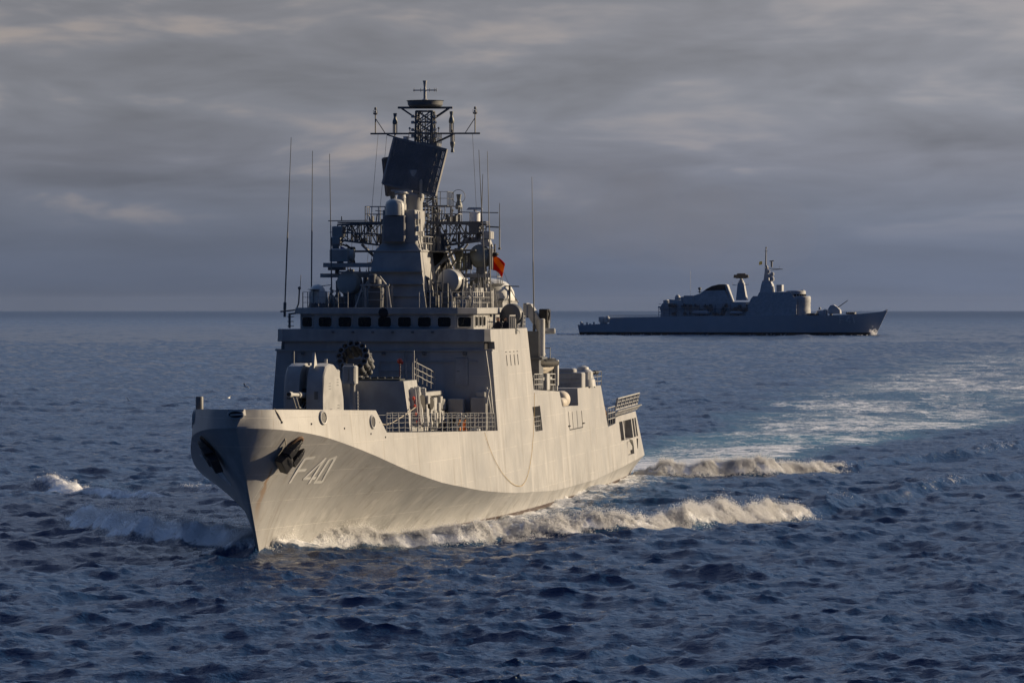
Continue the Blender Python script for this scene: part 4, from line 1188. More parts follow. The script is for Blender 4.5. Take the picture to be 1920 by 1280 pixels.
for px in (-1,1):
    q.tube([(51.6,px*.6,25.25),(51.6,px*.95,25.25),(51.6,px*.98,25.5)], .035, 6); q.ball((51.6,px*.98,25.55), .08)
q.build('mast_lamp', M['lightgrey'], mast, smooth=40)
q = MB(); q.box(51.1,52.9,-.95,.95,24.35,24.55); rail(q, [(51.1,-.95,24.55),(51.1,.95,24.55),(52.9,.95,24.55)], .7, .4, 2, .035, .03); q.build('mast_platform', M['darkgrey'], mast)
q = MB(); q.bar((52,-3.72,25.22),(52,3.72,25.20),.11,.11); q.bar((52,-2.6,25.15),(52,-.5,24.5),.09); q.bar((52,1.9,25.15),(52,.5,24.5),.13)
for sd in (-1,1):
    q.tube([(52,3.38*sd,25.2),(52,3.38*sd,26.5)], .045, 6); q.bar((52,3.35*sd,26.2),(52,2.7*sd,25.22),.05)
    q.lathe((52,3.38*sd,26.5),[(.03,-.03),(.15,.02),(.16,.1)],(0,0,1),12); q.lathe((52,3.38*sd,26.62),[(.1,0),(.07,.14)],(0,0,1),10); q.lathe((52,3.38*sd,26.80),[(.07,0),(.09,.05),(.07,.18)],(0,0,1),10)
    for t in range(3):
        a = t*2.1; q.tube([(52+.15*math.cos(a),3.38*sd+.15*math.sin(a),26.55),(52+.15*math.cos(a),3.38*sd+.15*math.sin(a),26.8)], .015, 4)
q.build('yardarm', M['darkgrey'], mast, smooth=40)
q = MB(); q.bar((52,-1.85,26.95),(52,1.85,26.92),.16,.14); q.bar((52,-1.6,26.9),(52,-.5,26.15),.11); q.bar((52,1.6,26.88),(52,.5,26.15),.14); q.lathe((52,0,27.0),[(1.05,0),(1.16,.1),(1.20,.36),(1.28,.40)],(0,0,1),28); q.build('crown_platform', M['darkgrey'], mast, smooth=30)
q = MB(); q.lathe((52,-.02,27.0),[(.36,0),(.34,.38),(.16,.5),(.10,.55),(.10,1.2),(.08,1.3),(.12,1.62),(.15,1.7),(.15,1.74)],(0,0,1),12); q.bar((52,-.82,28.1),(52,.8,28.1),.07)
for p in (-.75,-.3,.3,.62,.75): q.bar((52,p,27.98),(52,p,28.24),.035)
q.lathe((51.2,-.1,27.0),[(.07,0),(.07,.35)],(0,0,1),8)
q.build('topmast', M['grey'], mast, smooth=40)
q = MB(); q.lathe((51.9,-1.3,24.6),[(.14,0),(.16,.2),(.18,.4),(.22,.42)],(0,0,1),12); q.build('lamp_housing', M['white'], mast, smooth=35)
# exhaust pipes leaning on the aft side of the tower, and struts of the mast
q = MB()
for k in range(3): q.tube([(49+k*.3,1.15+.28*k,18.2),(49+k*.3,2.15+.28*k,15.7)], .12, 10)
q.bar((49,3.4,17.8),(49,1.6,15.4),.12); q.bar((49,1.4,17.6),(49,3.1,15.0),.12); q.bar((49.5,-1.4,17.6),(49.5,-2.6,15.2),.12)
q.build('raking_pipe', M['lightgrey'], WS, smooth=40)
q = MB(); q.lathe((48.5,1.4,16.6),[(.2,-.9),(.75,-.6),(.85,0),(.7,.5),(.2,.7)],(0,0,1),16); q.build('exhaust_hood', M['black'], WS, smooth=40)
# signal halyards and stays
q = MB()
for a, b in (((52,-3.2,25.2),(47,-3.2,14.0)),((52,-2.6,25.2),(47,-2.7,14.0)),((52,3.2,25.2),(47,4.6,14.0)),((47,-4.0,18.0),(46,-4.1,13.7)),((47,-2.6,17.7),(46,-2.9,13.7)),((48,5.0,18.0),(57,5.4,14.0))):
    q.tube([a,b], .012, 4)
q.build('halyard', M['black'], WS)
# dark deckhouse at the foot of the mast
q = MB(); q.cbox(46.5,53.5,-4.2,4.4,13.6,14.9,.1); q.cbox(47,52,-2.6,2.9,14.9,15.6,.1); q.build('mast_house', M['grey'], WS)
q = MB()
for s in (46.4,): 
    for p in (2.2,3.0,3.6,-2.4,-3.2): q.bar((s,p,13.6),(s,p+.1,15.8),.07)
    for z in (14.2,14.8,15.4): q.bar((s,2.2,z),(s,3.7,z),.05)
q.build('ladder_frame', M['lightgrey'], WS)

# dense clutter of platforms, boxes and struts round the foot of the tower and under the outriggers
for k, (nm, a, mt) in enumerate((('tower_gear', (41.0,45.8,1.7,3.0,13.6,16.6,26,101,.06), 'darkgrey'), ('tower_gear', (46.0,50.5,1.4,4.6,14.9,17.4,34,102,.06), 'darkgrey'),
        ('tower_gear', (46.4,50.5,-4.4,-1.6,14.9,17.2,26,103,.06), 'darkgrey'), ('tower_gear', (44.5,47.5,1.3,2.2,17.2,19.2,18,104,.06), 'darkgrey'),
        ('platform_gear', (46.9,48.3,1.2,3.0,19.24,20.2,16,105,.05), 'darkgrey'), ('platform_gear', (46.9,48.3,-3.0,-1.1,19.24,20.0,12,106,.05), 'darkgrey'),
        ('roof_gear', (41.5,45,-5.3,-2.0,13.6,14.9,30,107,.05), 'darkgrey'), ('roof_gear', (39.5,43,3.6,5.3,13.6,14.8,20,108,.05), 'grey'))):
    clutter(MB(), *a).build(nm, M[mt], WS)
q = MB(); q.box(46.0,49.0,1.2,4.4,17.3,17.4); q.box(46.0,49.0,-4.4,-1.2,17.25,17.35); q.box(44.4,46.2,-2.6,2.7,17.2,17.28); q.box(50.8,53.2,-1.6,1.7,20.3,20.4); rail(q, [(50.8,-1.6,20.4),(50.8,1.7,20.4),(53.2,1.7,20.4)], .9, .5, 2, .04, .03)
q.build('tower_platform', M['darkgrey'], WS)

# ------------------------------------------------------------------ near warship: after deckhouse, dome, boat crane
q = MB(); frust(q, 54,61,-5.2,5.2,7.6, 54.1,60.6,-4.9,4.9,13.95); q.box(54.0,60.7,-4.95,4.95,13.95,14.05)
ah = q.build('radar_deckhouse', M['grey'], WS, bevel=.03)
q = MB()
for k in range(9): q.cbox(54.3+.65*k,54.75+.65*k,4.6,4.98,14.05,14.2,.03)
q.build('roof_edge_fitting', M['darkgrey'], ah)
q = MB().lathe((57.3,3.55,14.05), [(1.66,0),(1.68,.25),(1.60,.65),(1.40,1.0),(1.05,1.28),(.6,1.45),(.15,1.5)], (0,0,1), 36); q.build('radome', M['dome'], WS, smooth=60, label='large pale dome on the after deckhouse')
q = MB(); q.lathe((54.9,3.2,14.05), [(.85,0),(.85,1.15)], (0,0,1), 24); q.build('director_base', M['lightgrey'], WS, smooth=35)
q = MB(); q.hexa([(54.0,1.9,14.95),(55.8,1.9,14.95),(55.8,4.5,15.02),(54.0,4.0,14.95),(53.6,1.7,15.2),(56,1.7,15.2),(56,4.75,15.2),(53.6,4.75,15.2)]); rail(q, [(53.7,1.9,15.2),(53.7,4.6,15.2),(55.8,4.6,15.2)], .95, .8, 2, .05, .04); q.lathe((55,3.2,15.2),[(.7,0),(.65,.5),(.3,.7)],(0,0,1),16); q.build('director_platform', M['grey'], WS, smooth=30)
q = MB(); q.tube([(56.5,5.0,13.3),(56.5,5.0,15.1)], .07, 8); q.bar((56.5,4.35,15.05),(56.5,5.65,15.02),.07); q.bar((56.5,5.0,14.9),(56.5,5.6,13.9),.04); q.bar((56.5,5.0,14.9),(56.5,4.5,14.1),.04); q.build('t_aerial', M['darkgrey'], WS, smooth=50)
drum('radar_drum', (47.5,6.55,13.15), .72, .7, (-1,-.14,0), M['darkgrey'], .5)
# clutter between wing and crane
q = MB(); rail(q, [(49.0,6.7,12.24),(52.3,6.7,12.24)], .8, .5, 3, .05, .035); clutter(q, 48.5,52.0,5.9,6.6,11.3,12.9,14,61,.06); q.build('wing_fitting', M['lightgrey'], WS)
# funnel behind
q = MB(); frust(q, 62,69,-3.2,3.2,7.6, 62.8,68.4,-2.6,2.6,12.8); q.build('funnel', M['grey'], WS, bevel=.04)
# boat crane: column, jib plate, cylinder
q = MB(); frust(q, 56.6,58.6,5.95,7.0,8.1, 56.6,58.6,5.75,7.0,12.0); q.cbox(56.4,58.8,5.7,7.25,10.1,10.25,.03); cr = q.build('crane', M['darkgrey'], WS, bevel=.03)
q = MB(); q.prism([(57,6.0,13.85),(57,6.35,13.85),(57,7.15,12.6),(57,7.0,11.75),(57,6.85,11.9),(57,6.05,13.2)], (1.0,0,0)); q.cbox(56.9,58.2,5.85,6.15,12.9,13.9,.05); q.build('jib', M['lightgrey'], cr, bevel=.03)
q = MB(); q.lathe((56.8,7.12,10.3), [(.26,0),(.26,2.5),(.2,2.55)], (0,0,1), 16); q.build('hydraulic_cylinder', M['lightgrey'], cr, smooth=35)
q = MB(); q.cbox(57.2,58.6,6.9,7.5,12.55,13.5,.05); q.tube([(57.5,7.45,13.5),(57.5,7.6,13.2),(57.5,7.5,12.7)], .05, 6); q.build('winch', M['black'], cr, smooth=40)
q = MB(); q.lathe((57.3,7.2,12.0), [(.2,0),(.2,.75),(.16,.8)], (0,1,0), 14); q.build('sheave_arm', M['lightgrey'], cr, smooth=35)
q = MB(); q.cbox(57.4,58.0,7.1,7.55,12.2,12.75,.04); q.build('motor', M['darkgrey'], cr)
# davit deck, rails and lockers below the boat
q = MB(); rail(q, [(53.4,7.15,8.1),(57.0,7.15,8.05),(57.0,5.6,8.05)], 1.05, .9, 3, .06, .05); clutter(q, 54,58,5.4,6.8,8.1,9.6,22,71,.06); q.build('guard_rail', M['lightgrey'], WS)
q = MB(); q.cbox(59.4,60.6,6.55,7.15,7.95,9.1,.04); rail(q, [(60.6,7.15,7.95),(63.0,7.15,7.9)], 1.1, 2.2, 3, .06, .06); q.build('deck_locker', M['lightgrey'], WS)
q = MB(); q.lathe((64.2,7.05,7.85), [(.13,0),(.13,.3),(.20,.34),(.21,2.05),(.18,2.1)], (0,0,1), 16); q.build('launch_tube', M['lightgrey'], WS, smooth=35)
q = MB(); q.cbox(63.8,65.0,6.1,6.85,7.8,10.1,.05); q.build('exhaust_trunk', M['darkgrey'], WS)
q = MB()
q.cbox(77.8,79.4,-5.8,7.0,7.75,8.85,.08); q.cbox(78.0,79.3,-5.2,6.4,8.85,9.15,.1)
for z in (8.0,8.35,8.75): q.box(77.75,77.81,-5.6,6.8,z,z+.05)
q.build('hangar', M['grey'], WS, bevel=.03)
# close-in gun, trained aft
def ciws(s, p, z):
    o = MB(); o.lathe((s,p,z), [(.85,0),(.78,.5),(.62,.62)], (0,0,1), 18); o.cbox(s-.7,s+.7,p-.55,p+.55,z+.5,z+1.25,.2); o.lathe((s-.1,p-.1,z+1.1),[(.5,0),(.42,.3),(.15,.42)],(0,0,1),14)
    b = o.build('close_in_gun', M['lightgrey'], WS, smooth=35)
    g = MB(); g.tube([(s+.6,p+.15,z+.95),(s+2.6,p+.55,z+.98)], .11, 10); g.tube([(s+2.0,p+.43,z+.97),(s+2.7,p+.57,z+.98)], .16, 10); g.build('barrel', M['black'], b, smooth=40)
    g = MB(); g.bar((s+.75,p+.55,z),(s+.45,p+.5,z+.7),.14); g.bar((s+1.3,p+.6,z-.1),(s+.6,p+.5,z+.75),.10); g.build('leg', M['lightgrey'], b)
ciws(80.7, 6.75, 7.8)
q = MB(); rail(q, [(82.0,7.2,7.76),(86.6,7.2,7.76),(86.6,4.5,7.76)], 1.05, 2.3, 3, .06, .035, .03); q.build('guard_rail', M['rail'], WS)
# tan buoyant canisters in the boat bay
for c, r in (((70.8,6.35,7.05),.62), ((69.4,6.6,6.85),.36)):
    q = MB().lathe((c[0]-.7,c[1],c[2]), [(r*.3,0),(r*.8,.1),(r,.3),(r,1.1),(r*.8,1.3),(r*.3,1.4)], (1,.1,0), 20); q.build('canister', M['boatcover'], WS, smooth=45)
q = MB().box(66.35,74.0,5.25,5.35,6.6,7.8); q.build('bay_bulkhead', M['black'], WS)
q = MB().lathe((91.2,6.3,5.45), [(.2,-.75),(.55,-.6),(.72,0),(.55,.6),(.2,.75)], (0,0,1), 18); q.build('winch_drum', M['rust'], WS, smooth=40)
q = MB(); rail(q, [(89.2,7.35,4.7),(93.2,7.35,4.75)], 1.3, 1.2, 3, .06, .05); clutter(q, 89.5,93,5.2,7.0,4.7,5.9,12,81,.07); q.build('guard_rail', M['lightgrey'], WS)
# flight-deck net racks, raised
m_ = MB()
def net(s0, s1, p, z0, z1, zt0, zt1):
    n = 11
    for i in range(n+1):
        f = i/n; s = s0+(s1-s0)*f
        a = Vector((s,p,z0+(z1-z0)*f)); b = Vector((s,p+.18,z0+(z1-z0)*f+zt0))
        m_.bar(a, b, .16 if i%2==0 else .10)
    for j in range(4):
        f = j/3
        m_.bar((s0,p+.18*f,z0+zt0*f),(s1,p+.18*f,z1+zt0*f),.09 if j in (0,3) else .06)
    for i in range(15):
        f = i/14; s = s0+(s1-s0)*f; z = z0+(z1-z0)*f
        m_.bar((s,p-.05,z-.45),(s+.25,p+.25,z-.05),.09)
    m_.bar((s0,p-.05,z0-.42),(s1,p-.05,z1-.42),.08); m_.bar((s0,p+.2,z0-.12),(s1+1.2,p+.2,z1-.12),.07)
net(94.2,107.5,7.25,5.75,5.90,.85,.85)
m_.build('deck_net', M['lightgrey'], WS)
q = MB()
for s in (101.0,): q.box(s-.06,s+.06,6.8,7.1,3.31,4.77)
q.box(95.6,107.8,6.6,6.65,3.95,4.0); q.build('port_stanchion', M['lightgrey'], WS)
q = MB(); q.box(96,108,-6,6,3.0,3.3); q.build('mooring_deck', M['deck'], WS)

# ------------------------------------------------------------------ near warship: forecastle
fr_ = MB(); R_ = random.Random(5)
for sd in (1,-1):
    path = [(s, (side(s, ZD(s))-.12)*sd, ZD(s)) for s in (8.7,12,16,20,24,28,32,36.6)]
    o = MB(); rail(o, path, 1.12, 1.2, 4, .065, .016, .10, random.Random(12)); rail(o, [(s,p-.9*sd,z) for s,p,z in path], 1.0, 2.6, 1, .05, .014, .14, random.Random(13))
    o.build('guard_rail', M['rail'], WS)
q = MB(); q.tube([(36.2,7.0,5.9),(36.2,6.95,7.3),(36.3,6.7,8.6)], .06, 8); q.tube([(36.6,7.15,6.0),(36.7,6.85,9.0),(36.6,6.6,10.9)], .05, 6); q.bar((35.9,6.75,7.6),(35.9,6.9,8.5),.12); q.build('riser_pipe', M['lightgrey'], WS, smooth=50)
# magazine deckhouse with roof gear and a cluttered port face
q = MB(); frust(q, 24.5,29.2,-3.9,4.0,6.05, 24.6,29.0,-3.55,3.55,9.2); frust(q, 29.21,36.98,-3.6,3.75,5.9, 29.21,36.98,-3.5,3.5,8.35)
mg = q.build('magazine_deckhouse', M['grey'], WS, bevel=.04)
q = MB(); q.box(24.7,28.9,-3.45,3.45,9.2,9.215); q.box(29.3,36.9,-3.4,3.4,8.35,8.365); q.build('roof', M['deck'], mg)
q = MB(); q.cbox(24.7,26.4,-.2,3.3,9.22,9.32,.02)
for k in range(6): q.cbox(25+.3*k,25.25+.3*k,.6+.4*k,.95+.4*k,9.3,9.42,.02)
q.build('roof_hatch', M['deck'], mg)
q = MB(); rail(q, [(28.3,2.65,9.2),(28.3,4.1-.7,9.2)], 1.05, .35, 3, .055, .04); rail(q, [(28.6,3.45,9.2),(36.0,3.45,8.4)], 1.15, 1.6, 3, .06, .04, .03); q.bar((28.5,3.45,9.2),(28.5,3.45,11.0),.11); q.bar((29.2,3.5,9.1),(29.2,3.5,10.5),.06); q.build('guard_rail', M['rail'], mg)
g = MB(); rd = random.Random(21)
def pm(s, z): return 4.0-.14*(z-6.05) if s < 29.2 else 3.75-.1*(z-5.9)
for k in range(100):
    s = rd.uniform(25.2,36.4); z1 = (8.9 if s < 29 else 8.2)-rd.uniform(0,.5); z0 = 6.0+rd.uniform(.0,.8); w_ = rd.uniform(.10,.34); d_ = rd.uniform(.06,.65)
    p = pm(s, 7.2)
    if rd.random() < .62: g.hexa([(s,p-.05,z0),(s+w_,p-.05,z0),(s+w_,p+d_,z0),(s,p+d_,z0),(s+.4,p-.25,z1),(s+w_+.4,p-.25,z1),(s+w_+.4,p+d_-.25,z1),(s+.4,p+d_-.25,z1)])
    else:
        zc = rd.uniform(z0,z1-.5); g.cbox(s,s+rd.uniform(.5,1.1),p-.1,p+d_+.05,zc,zc+rd.uniform(.35,.8),.03)
for z in (6.9,7.7,8.2): g.bar((29.4,3.9,z),(36.2,3.85,z),.07)
g.cbox(29.4,36.5,3.5,3.95,8.15,8.4,.04)
g.build('deck_gear', M['lightgrey'], mg)
g = MB()
for k in range(7): g.lathe((25.6+.25*(k%2),pm(26,6.6+.25*k)+.25,6.7+.24*k), [(.08,-.05),(.13,0),(.08,.08)], (0,1,0), 10)
g.build('hydrant_valve', M['red'], mg, smooth=40)
for c, r in (((27.6,3.9,7.7),.62), ((30.6,3.95,7.7),.36)):
    g = MB().lathe(c, [(r*.4,0),(r,.03),(r,.28),(r*.5,.3)], (-.2,1,0), 18); g.build('hose_reel', M['rubber'], mg, smooth=40)
g = MB(); 
for s, p in ((33.0,5.5),(33.4,5.8),(33.9,5.5)): g.lathe((s,p,5.95), [(.13,0),(.13,.6),(.08,.7)], (0,0,1), 12)
g.build('fire_extinguisher', M['orange'], WS, smooth=40)
g = MB()
for s, p, h in ((29.8,5.6,1.1),(30.5,5.75,.95)):
    g.bar((s,p,6.0),(s+.2,p+.5,6.0+h),.09); g.bar((s+.35,p,6.0),(s+.55,p+.5,6.0+h),.09); g.bar((s+.2,p+.5,6.0+h),(s+.55,p+.5,6.0+h),.09)
g.cbox(31,32.2,6.5,7.0,5.95,6.15,.03); g.build('hatch_davit', M['lightgrey'], WS)
q = MB(); q.cbox(35.9,36.9,4.3,5.3,6.6,7.9,.05); q.cbox(36.2,36.9,5.7,6.7,5.9,8.0,.05); q.cbox(36.4,36.9,3.8,4.4,7.0,7.8,.05); q.cbox(36.3,36.95,6.0,6.6,8.02,8.3,.04); q.build('ventilation_trunk', M['grey'], WS)
q = MB(); q.box(36.9,36.985,-1.2,-.3,8.6,10.2); q.build('door', M['grey'], WS)
# anti-submarine rocket launcher: a horseshoe of tubes
rb_ = MB(); axd = Vector((-.90,-.05,.42)).normalized(); xr = axd.cross(Vector((0,0,1))).normalized(); yr = xr.cross(axd); cc = Vector((27.2,.08,10.35))
for k in range(12):
    a = math.radians(-52+k*284/11); c = cc+(xr*math.cos(a)+yr*math.sin(a))*.84
    rb_.lathe(c-axd*.9, [(.16,0),(.19,.05),(.17,.12),(.17,.7),(.21,.74),(.21,.86),(.17,.9),(.17,1.5),(.22,1.54),(.22,1.72),(.15,1.73),(.13,1.45)], axd, 12)
    rb_.bar(c-axd*.1, c+(xr*math.cos(a)+yr*math.sin(a))*.22+axd*.1, .12)
rk = rb_.build('rocket_launcher', M['darkgrey'], WS, smooth=40)
q = MB(); q.cbox(26.8,27.6,-.35,.5,9.2,10.5,.06); q.lathe((27.2,.08,9.2),[(.7,0),(.6,.25),(.35,.35)],(0,0,1),16); q.build('mount', M['darkgrey'], rk)
# single-arm missile launcher
q = MB(); q.cbox(23.2,24.0,.05,.88,9.05,10.15,.08); q.bar((23.15,.15,10.2),(23.15,.75,10.2),.10); ml = q.build('missile_launcher', M['lightgrey'], WS, split=False)
q = MB(); q.lathe((23.6,.62,6.5), [(.30,0),(.20,.4),(.15,2.4),(.24,2.6)], (0,0,1), 14); q.build('pedestal', M['lightgrey'], ml, smooth=35)
q = MB(); q.box(23.12,23.19,.18,.42,9.2,10.0); q.box(23.12,23.19,.52,.78,9.2,10.0); q.build('door', M['grey'], ml)
q = MB(); q.tube([(23.2,1.0,6.6),(23.2,.98,8.6)], .05, 6); 
for k in range(9): q.bar((23.2,.85,6.8+.2*k),(23.2,1.1,6.8+.2*k),.04)
q.cbox(23.7,24.3,-1.4,-.3,9.25,9.9,.08); q.build('launcher_ladder', M['lightgrey'], WS)
# main gun, trained a little to starboard
GA = math.radians(7); GC = (14.9, 0.0)
def T(s, p, z):
    ds, dp = (s-GC[0])*.76, (p-GC[1])*.76-.05
    return (GC[0]+ds*math.cos(GA)-dp*math.sin(GA)*-1*-1, GC[1]+ds*math.sin(GA)+dp*math.cos(GA), z)
def tb(m, pts): return m.hexa([T(*p) for p in pts])
prof = [(12.5,6.55),(12.45,8.6),(12.75,9.75),(13.3,10.25),(14.2,10.42),(15.3,10.35),(16.3,10.0),(17.1,9.3),(17.6,8.3),(17.7,7.3),(17.6,6.55)]
def shell(p0, p1, out):
    """one half of the gun house, its outer edge rounded over"""
    m = MB(); k = len(prof); rows = []
    cs, cz = 15.0, 8.0
    for p, f in ((p0,1.0),(p1-.28*out,1.0),(p1-.10*out,.985),(p1,.95)):
        rows.append([T(cs+(s-cs)*f, p, cz+(z-cz)*f if z > 6.7 else z) for s, z in prof])
    vs = [v for r in rows for v in r]; fs = [tuple(range(k))[::-1], tuple(range(3*k, 4*k))]
    for r in range(3):
        for j in range(k): fs.append((r*k+j, r*k+(j+1)%k, (r+1)*k+(j+1)%k, (r+1)*k+j))
    return m.add(vs, fs)
gm = shell(.30, 1.62, 1); g2 = shell(-.30, -1.55, -1); gm.add(g2.v, g2.f)
tb(gm, [(13.6,-.31,6.6),(17.2,-.31,6.6),(17.2,.31,6.6),(13.6,.31,6.6),(14.2,-.31,10.2),(16.2,-.31,10.2),(16.2,.31,10.2),(14.2,.31,10.2)])
gun = gm.build('gun_turret', M['grey'], WS, smooth=32)
q = MB(); tb(q, [(13.3,-.29,6.7),(13.9,-.29,6.7),(13.9,.29,6.7),(13.3,.29,6.7),(13.3,-.29,8.95),(14.1,-.29,8.95),(14.1,.29,8.95),(13.3,.29,8.95)]); q.build('gun_slot', M['black'], gun)
q = MB(); q.tube([T(13.6,0,8.55),T(11.4,0,8.62)], .17, 14); q.tube([T(11.4,0,8.62),T(9.3,0,8.68)], .11, 14, .10); q.tube([T(9.75,0,8.665),T(9.2,0,8.685)], .17, 14); q.build('barrel', M['lightgrey'], gun, smooth=40)
q = MB(); q.tube([T(9.19,0,8.685),T(9.17,0,8.686)], .11, 14); q.build('muzzle', M['black'], gun)
q = MB()
for p in (-.12,.14): q.tube([T(10.6,p,8.5),T(11.3,p,7.9),T(12.4,p,7.8),T(13.3,p,8.2)], .035, 6)
q.build('recoil_cable', M['lightgrey'], gun, smooth=50)
q = MB(); q.prism([T(12.9,.55,10.1),T(13.7,.55,10.3),T(13.2,.55,11.05)], (0,.16,0)); q.tube([T(14.5,1.2,10.3),T(14.5,1.2,10.65)], .09, 8); q.tube([T(14,-1.2,10.3),T(14,-1.2,11.1)], .025, 5); q.bar(T(13.4,.2,10.35),T(14.4,.3,10.4),.12); q.build('sight', M['lightgrey'], gun)
q = MB()
for p0, z0 in ((-1.25,8.35),(.95,8.35)): tb(q, [(12.42,p0,z0),(12.46,p0,z0),(12.46,p0+.28,z0),(12.42,p0+.28,z0),(12.42,p0,z0+.45),(12.46,p0,z0+.45),(12.46,p0+.28,z0+.45),(12.42,p0+.28,z0+.45)])
for s, z in ((14.2,7.4),(16.0,7.6),(13.9,8.9),(15.8,9.1)):
    for k in range(3): tb(q, [(s,1.58,z+.16*k),(s+.5,1.58,z+.16*k),(s+.5,1.625,z+.16*k),(s,1.625,z+.16*k),(s,1.58,z+.05+.16*k),(s+.5,1.58,z+.05+.16*k),(s+.5,1.625,z+.05+.16*k),(s,1.625,z+.05+.16*k)])
q.build('access_panel', M['darkgrey'], gun)
q = MB().lathe((15,0,6.4), [(1.6,0),(1.55,.25)], (0,0,1), 32); q.build('turret_ring', M['deck'], gun)

# ------------------------------------------------------------------ things carried by the near warship
def W(s, p, z): return Vector((SHIP_O[0]+UX*s+UY*p, SHIP_O[1]+UY*s-UX*p, z))
def wtube(name, pts, r, mat, n=6):
    m = MB(flip=False); m.tube(pts, r, n); return m.build(name, mat, None, smooth=60)
def spline(P, n=8):
    out = []
    for i in range(len(P)-1):
        a, b, c, d = P[max(i-1,0)], P[i], P[i+1], P[min(i+2,len(P)-1)]
        for k in range(n):
            t = k/n; out.append(.5*((2*b)+(c-a)*t+(2*a-5*b+4*c-d)*t*t+(3*b-a-3*c+d)*t**3))
    return out+[P[-1]]
RP = [(31.8,5.92),(32.65,5.23),(34.54,4.17),(37.15,3.2),(40.04,2.51),(42.49,2.16),(44.89,2.09),(47.21,2.55),(49.42,3.62),(51.08,4.98),(52.3,6.5),(53.2,7.9)]
rope = wtube('rope', spline([W(s, side(s, z)+.06, z) for s, z in RP]), .016, M['rope'])
tag(rope, 'thin yellow rope hanging in a long loop down the sunlit side of the near warship', 'rope')
hw = wtube('hawser', spline([W(-4.1, 1.75, 8.25), W(-3.7, 2.05, 7.6), W(-3.0, 2.1, 6.6), W(-2.3, 2.15, 5.5), W(-1.9, 2.1, 5.1)]), .03, M['hawser'])
tag(hw, 'thin pale line running from the bow rail down to the anchor of the near warship', 'rope')
ln = wtube('mooring_line', spline([W(7.4, 5.3, 7.2), W(12, 4.9, 6.95), W(18, 4.6, 7.2), W(25.2, 4.15, 7.6)]), .035, M['hawser'])
tag(ln, 'pale rope slung along the foredeck rail to the red hydrant valves', 'rope')
def flag(name, base, dirv, wd, ht, mat, droop, label, cat='flag'):
    m = MB(flip=False); nx, nz = 14, 10; vs = []; fs = []
    d = Vector(dirv).normalized(); side_ = d.cross(Vector((0,0,1)))
    for i in range(nx+1):
        for j in range(nz+1):
            u, v = i/nx, j/nz
            o = Vector((0,0,0))+d*(wd*u*(1-.25*v*droop))+Vector((0,0,-ht*v-droop*u*u*ht*.7))+side_*(.14*wd*math.sin(5.2*u+2.1*v)*u)
            vs.append(o)
    for i in range(nx):
        for j in range(nz):
            a = i*(nz+1)+j; fs.append((a, a+nz+1, a+nz+2, a+1))
    m.add(vs, fs); o = m.build(name, mat, None, smooth=80); o.location = base
    sd_ = o.modifiers.new('thickness', 'SOLIDIFY'); sd_.thickness = .012
    tag(o, label, cat); return o
flag('flag', W(47.2, 5.35, 17.0), (.95,-.2,0), .80, .95, M['flag'], .8, 'small red and orange flag flying beside the port director of the near warship')
flag('signal_flag', W(46.8, -4.75, 17.62), (.5,-.3,0), .40, .62, M['bunting'], .4, 'small yellow and blue signal flag hanging under the starboard outrigger')
rp = MB(flip=False); rp.ball((0,0,0), .17, 14); rp.tube([(0,0,-.1),(0,0,-1.0)], .02, 5); rp.tube([(-.1,0,.02),(.2,0,-.12)], .10, 8)
wl = rp.build('warning_lamp', M['red'], None, smooth=50); wl.location = W(28.2, 2.65, 10.35); tag(wl, 'small red marker ball on a thin rod above the foredeck rails', 'marker')

# the ship's boat in its davit
BT = empty('boat', W(60.2, 6.35, 8.9), math.pi/2-TH); tag(BT, 'tan and dark rigid boat hung in its davit under the crane of the near warship', 'boat')
m = MB(); vs = []; fs = []
SE = [(-3.3,.05,.75),(-2.6,.45,.55),(-1.4,.78,.25),(0.5,.86,.1),(2.6,.82,.1),(3.0,.78,.15)]
for s, b, kz in SE: vs += [(s,-b,.8),(s,-b*.85,.45),(s,0,kz-.1),(s,b*.85,.45),(s,b,.8)]
for i in range(len(SE)-1):
    for j in range(4): fs.append((i*5+j,(i+1)*5+j,(i+1)*5+j+1,i*5+j+1))
    fs.append((i*5,i*5+4,(i+1)*5+4,(i+1)*5))
fs += [(0,1,2,3,4),(25,26,27,28,29)]
m.add(vs, fs).build('hull', M['boatcover'], BT, smooth=40)
m = MB()
for sd in (-1,1): m.tube([(-3.4,.05*sd,.98),(-2.7,.52*sd,.92),(-1.4,.86*sd,.88),(.5,.93*sd,.85),(2.9,.9*sd,.85)], .20, 10)
m.build('collar', M['rubber'], BT, smooth=60)
m = MB(); m.cbox(-.2,.5,-.35,.35,.8,1.55,.06); m.tube([(1.8,-.6,.85),(1.9,-.6,1.9),(1.9,.6,1.9),(1.8,.6,.85)], .04, 6)
for k in range(10): m.tube([(-2.4+.5*k,.92,1.0),(-2.4+.5*k,.98,1.2)], .03, 5)
m.build('console', M['darkgrey'], BT, smooth=40)
dv = MB()
for s in (57.6+1.0, 62.2): dv.bar((s,5.0,8.0),(s,5.5,9.9),.22); dv.bar((s,5.5,9.9),(s,6.6,10.4),.2); dv.bar((s,6.4,10.35),(s,6.4,9.9),.05); dv.bar((s,5.6,8.0),(s,6.6,8.85),.18)
dv.bar((57.6,6.9,8.75),(63,6.9,8.7),.12,.2); dv.build('davit', M['lightgrey'], WS)

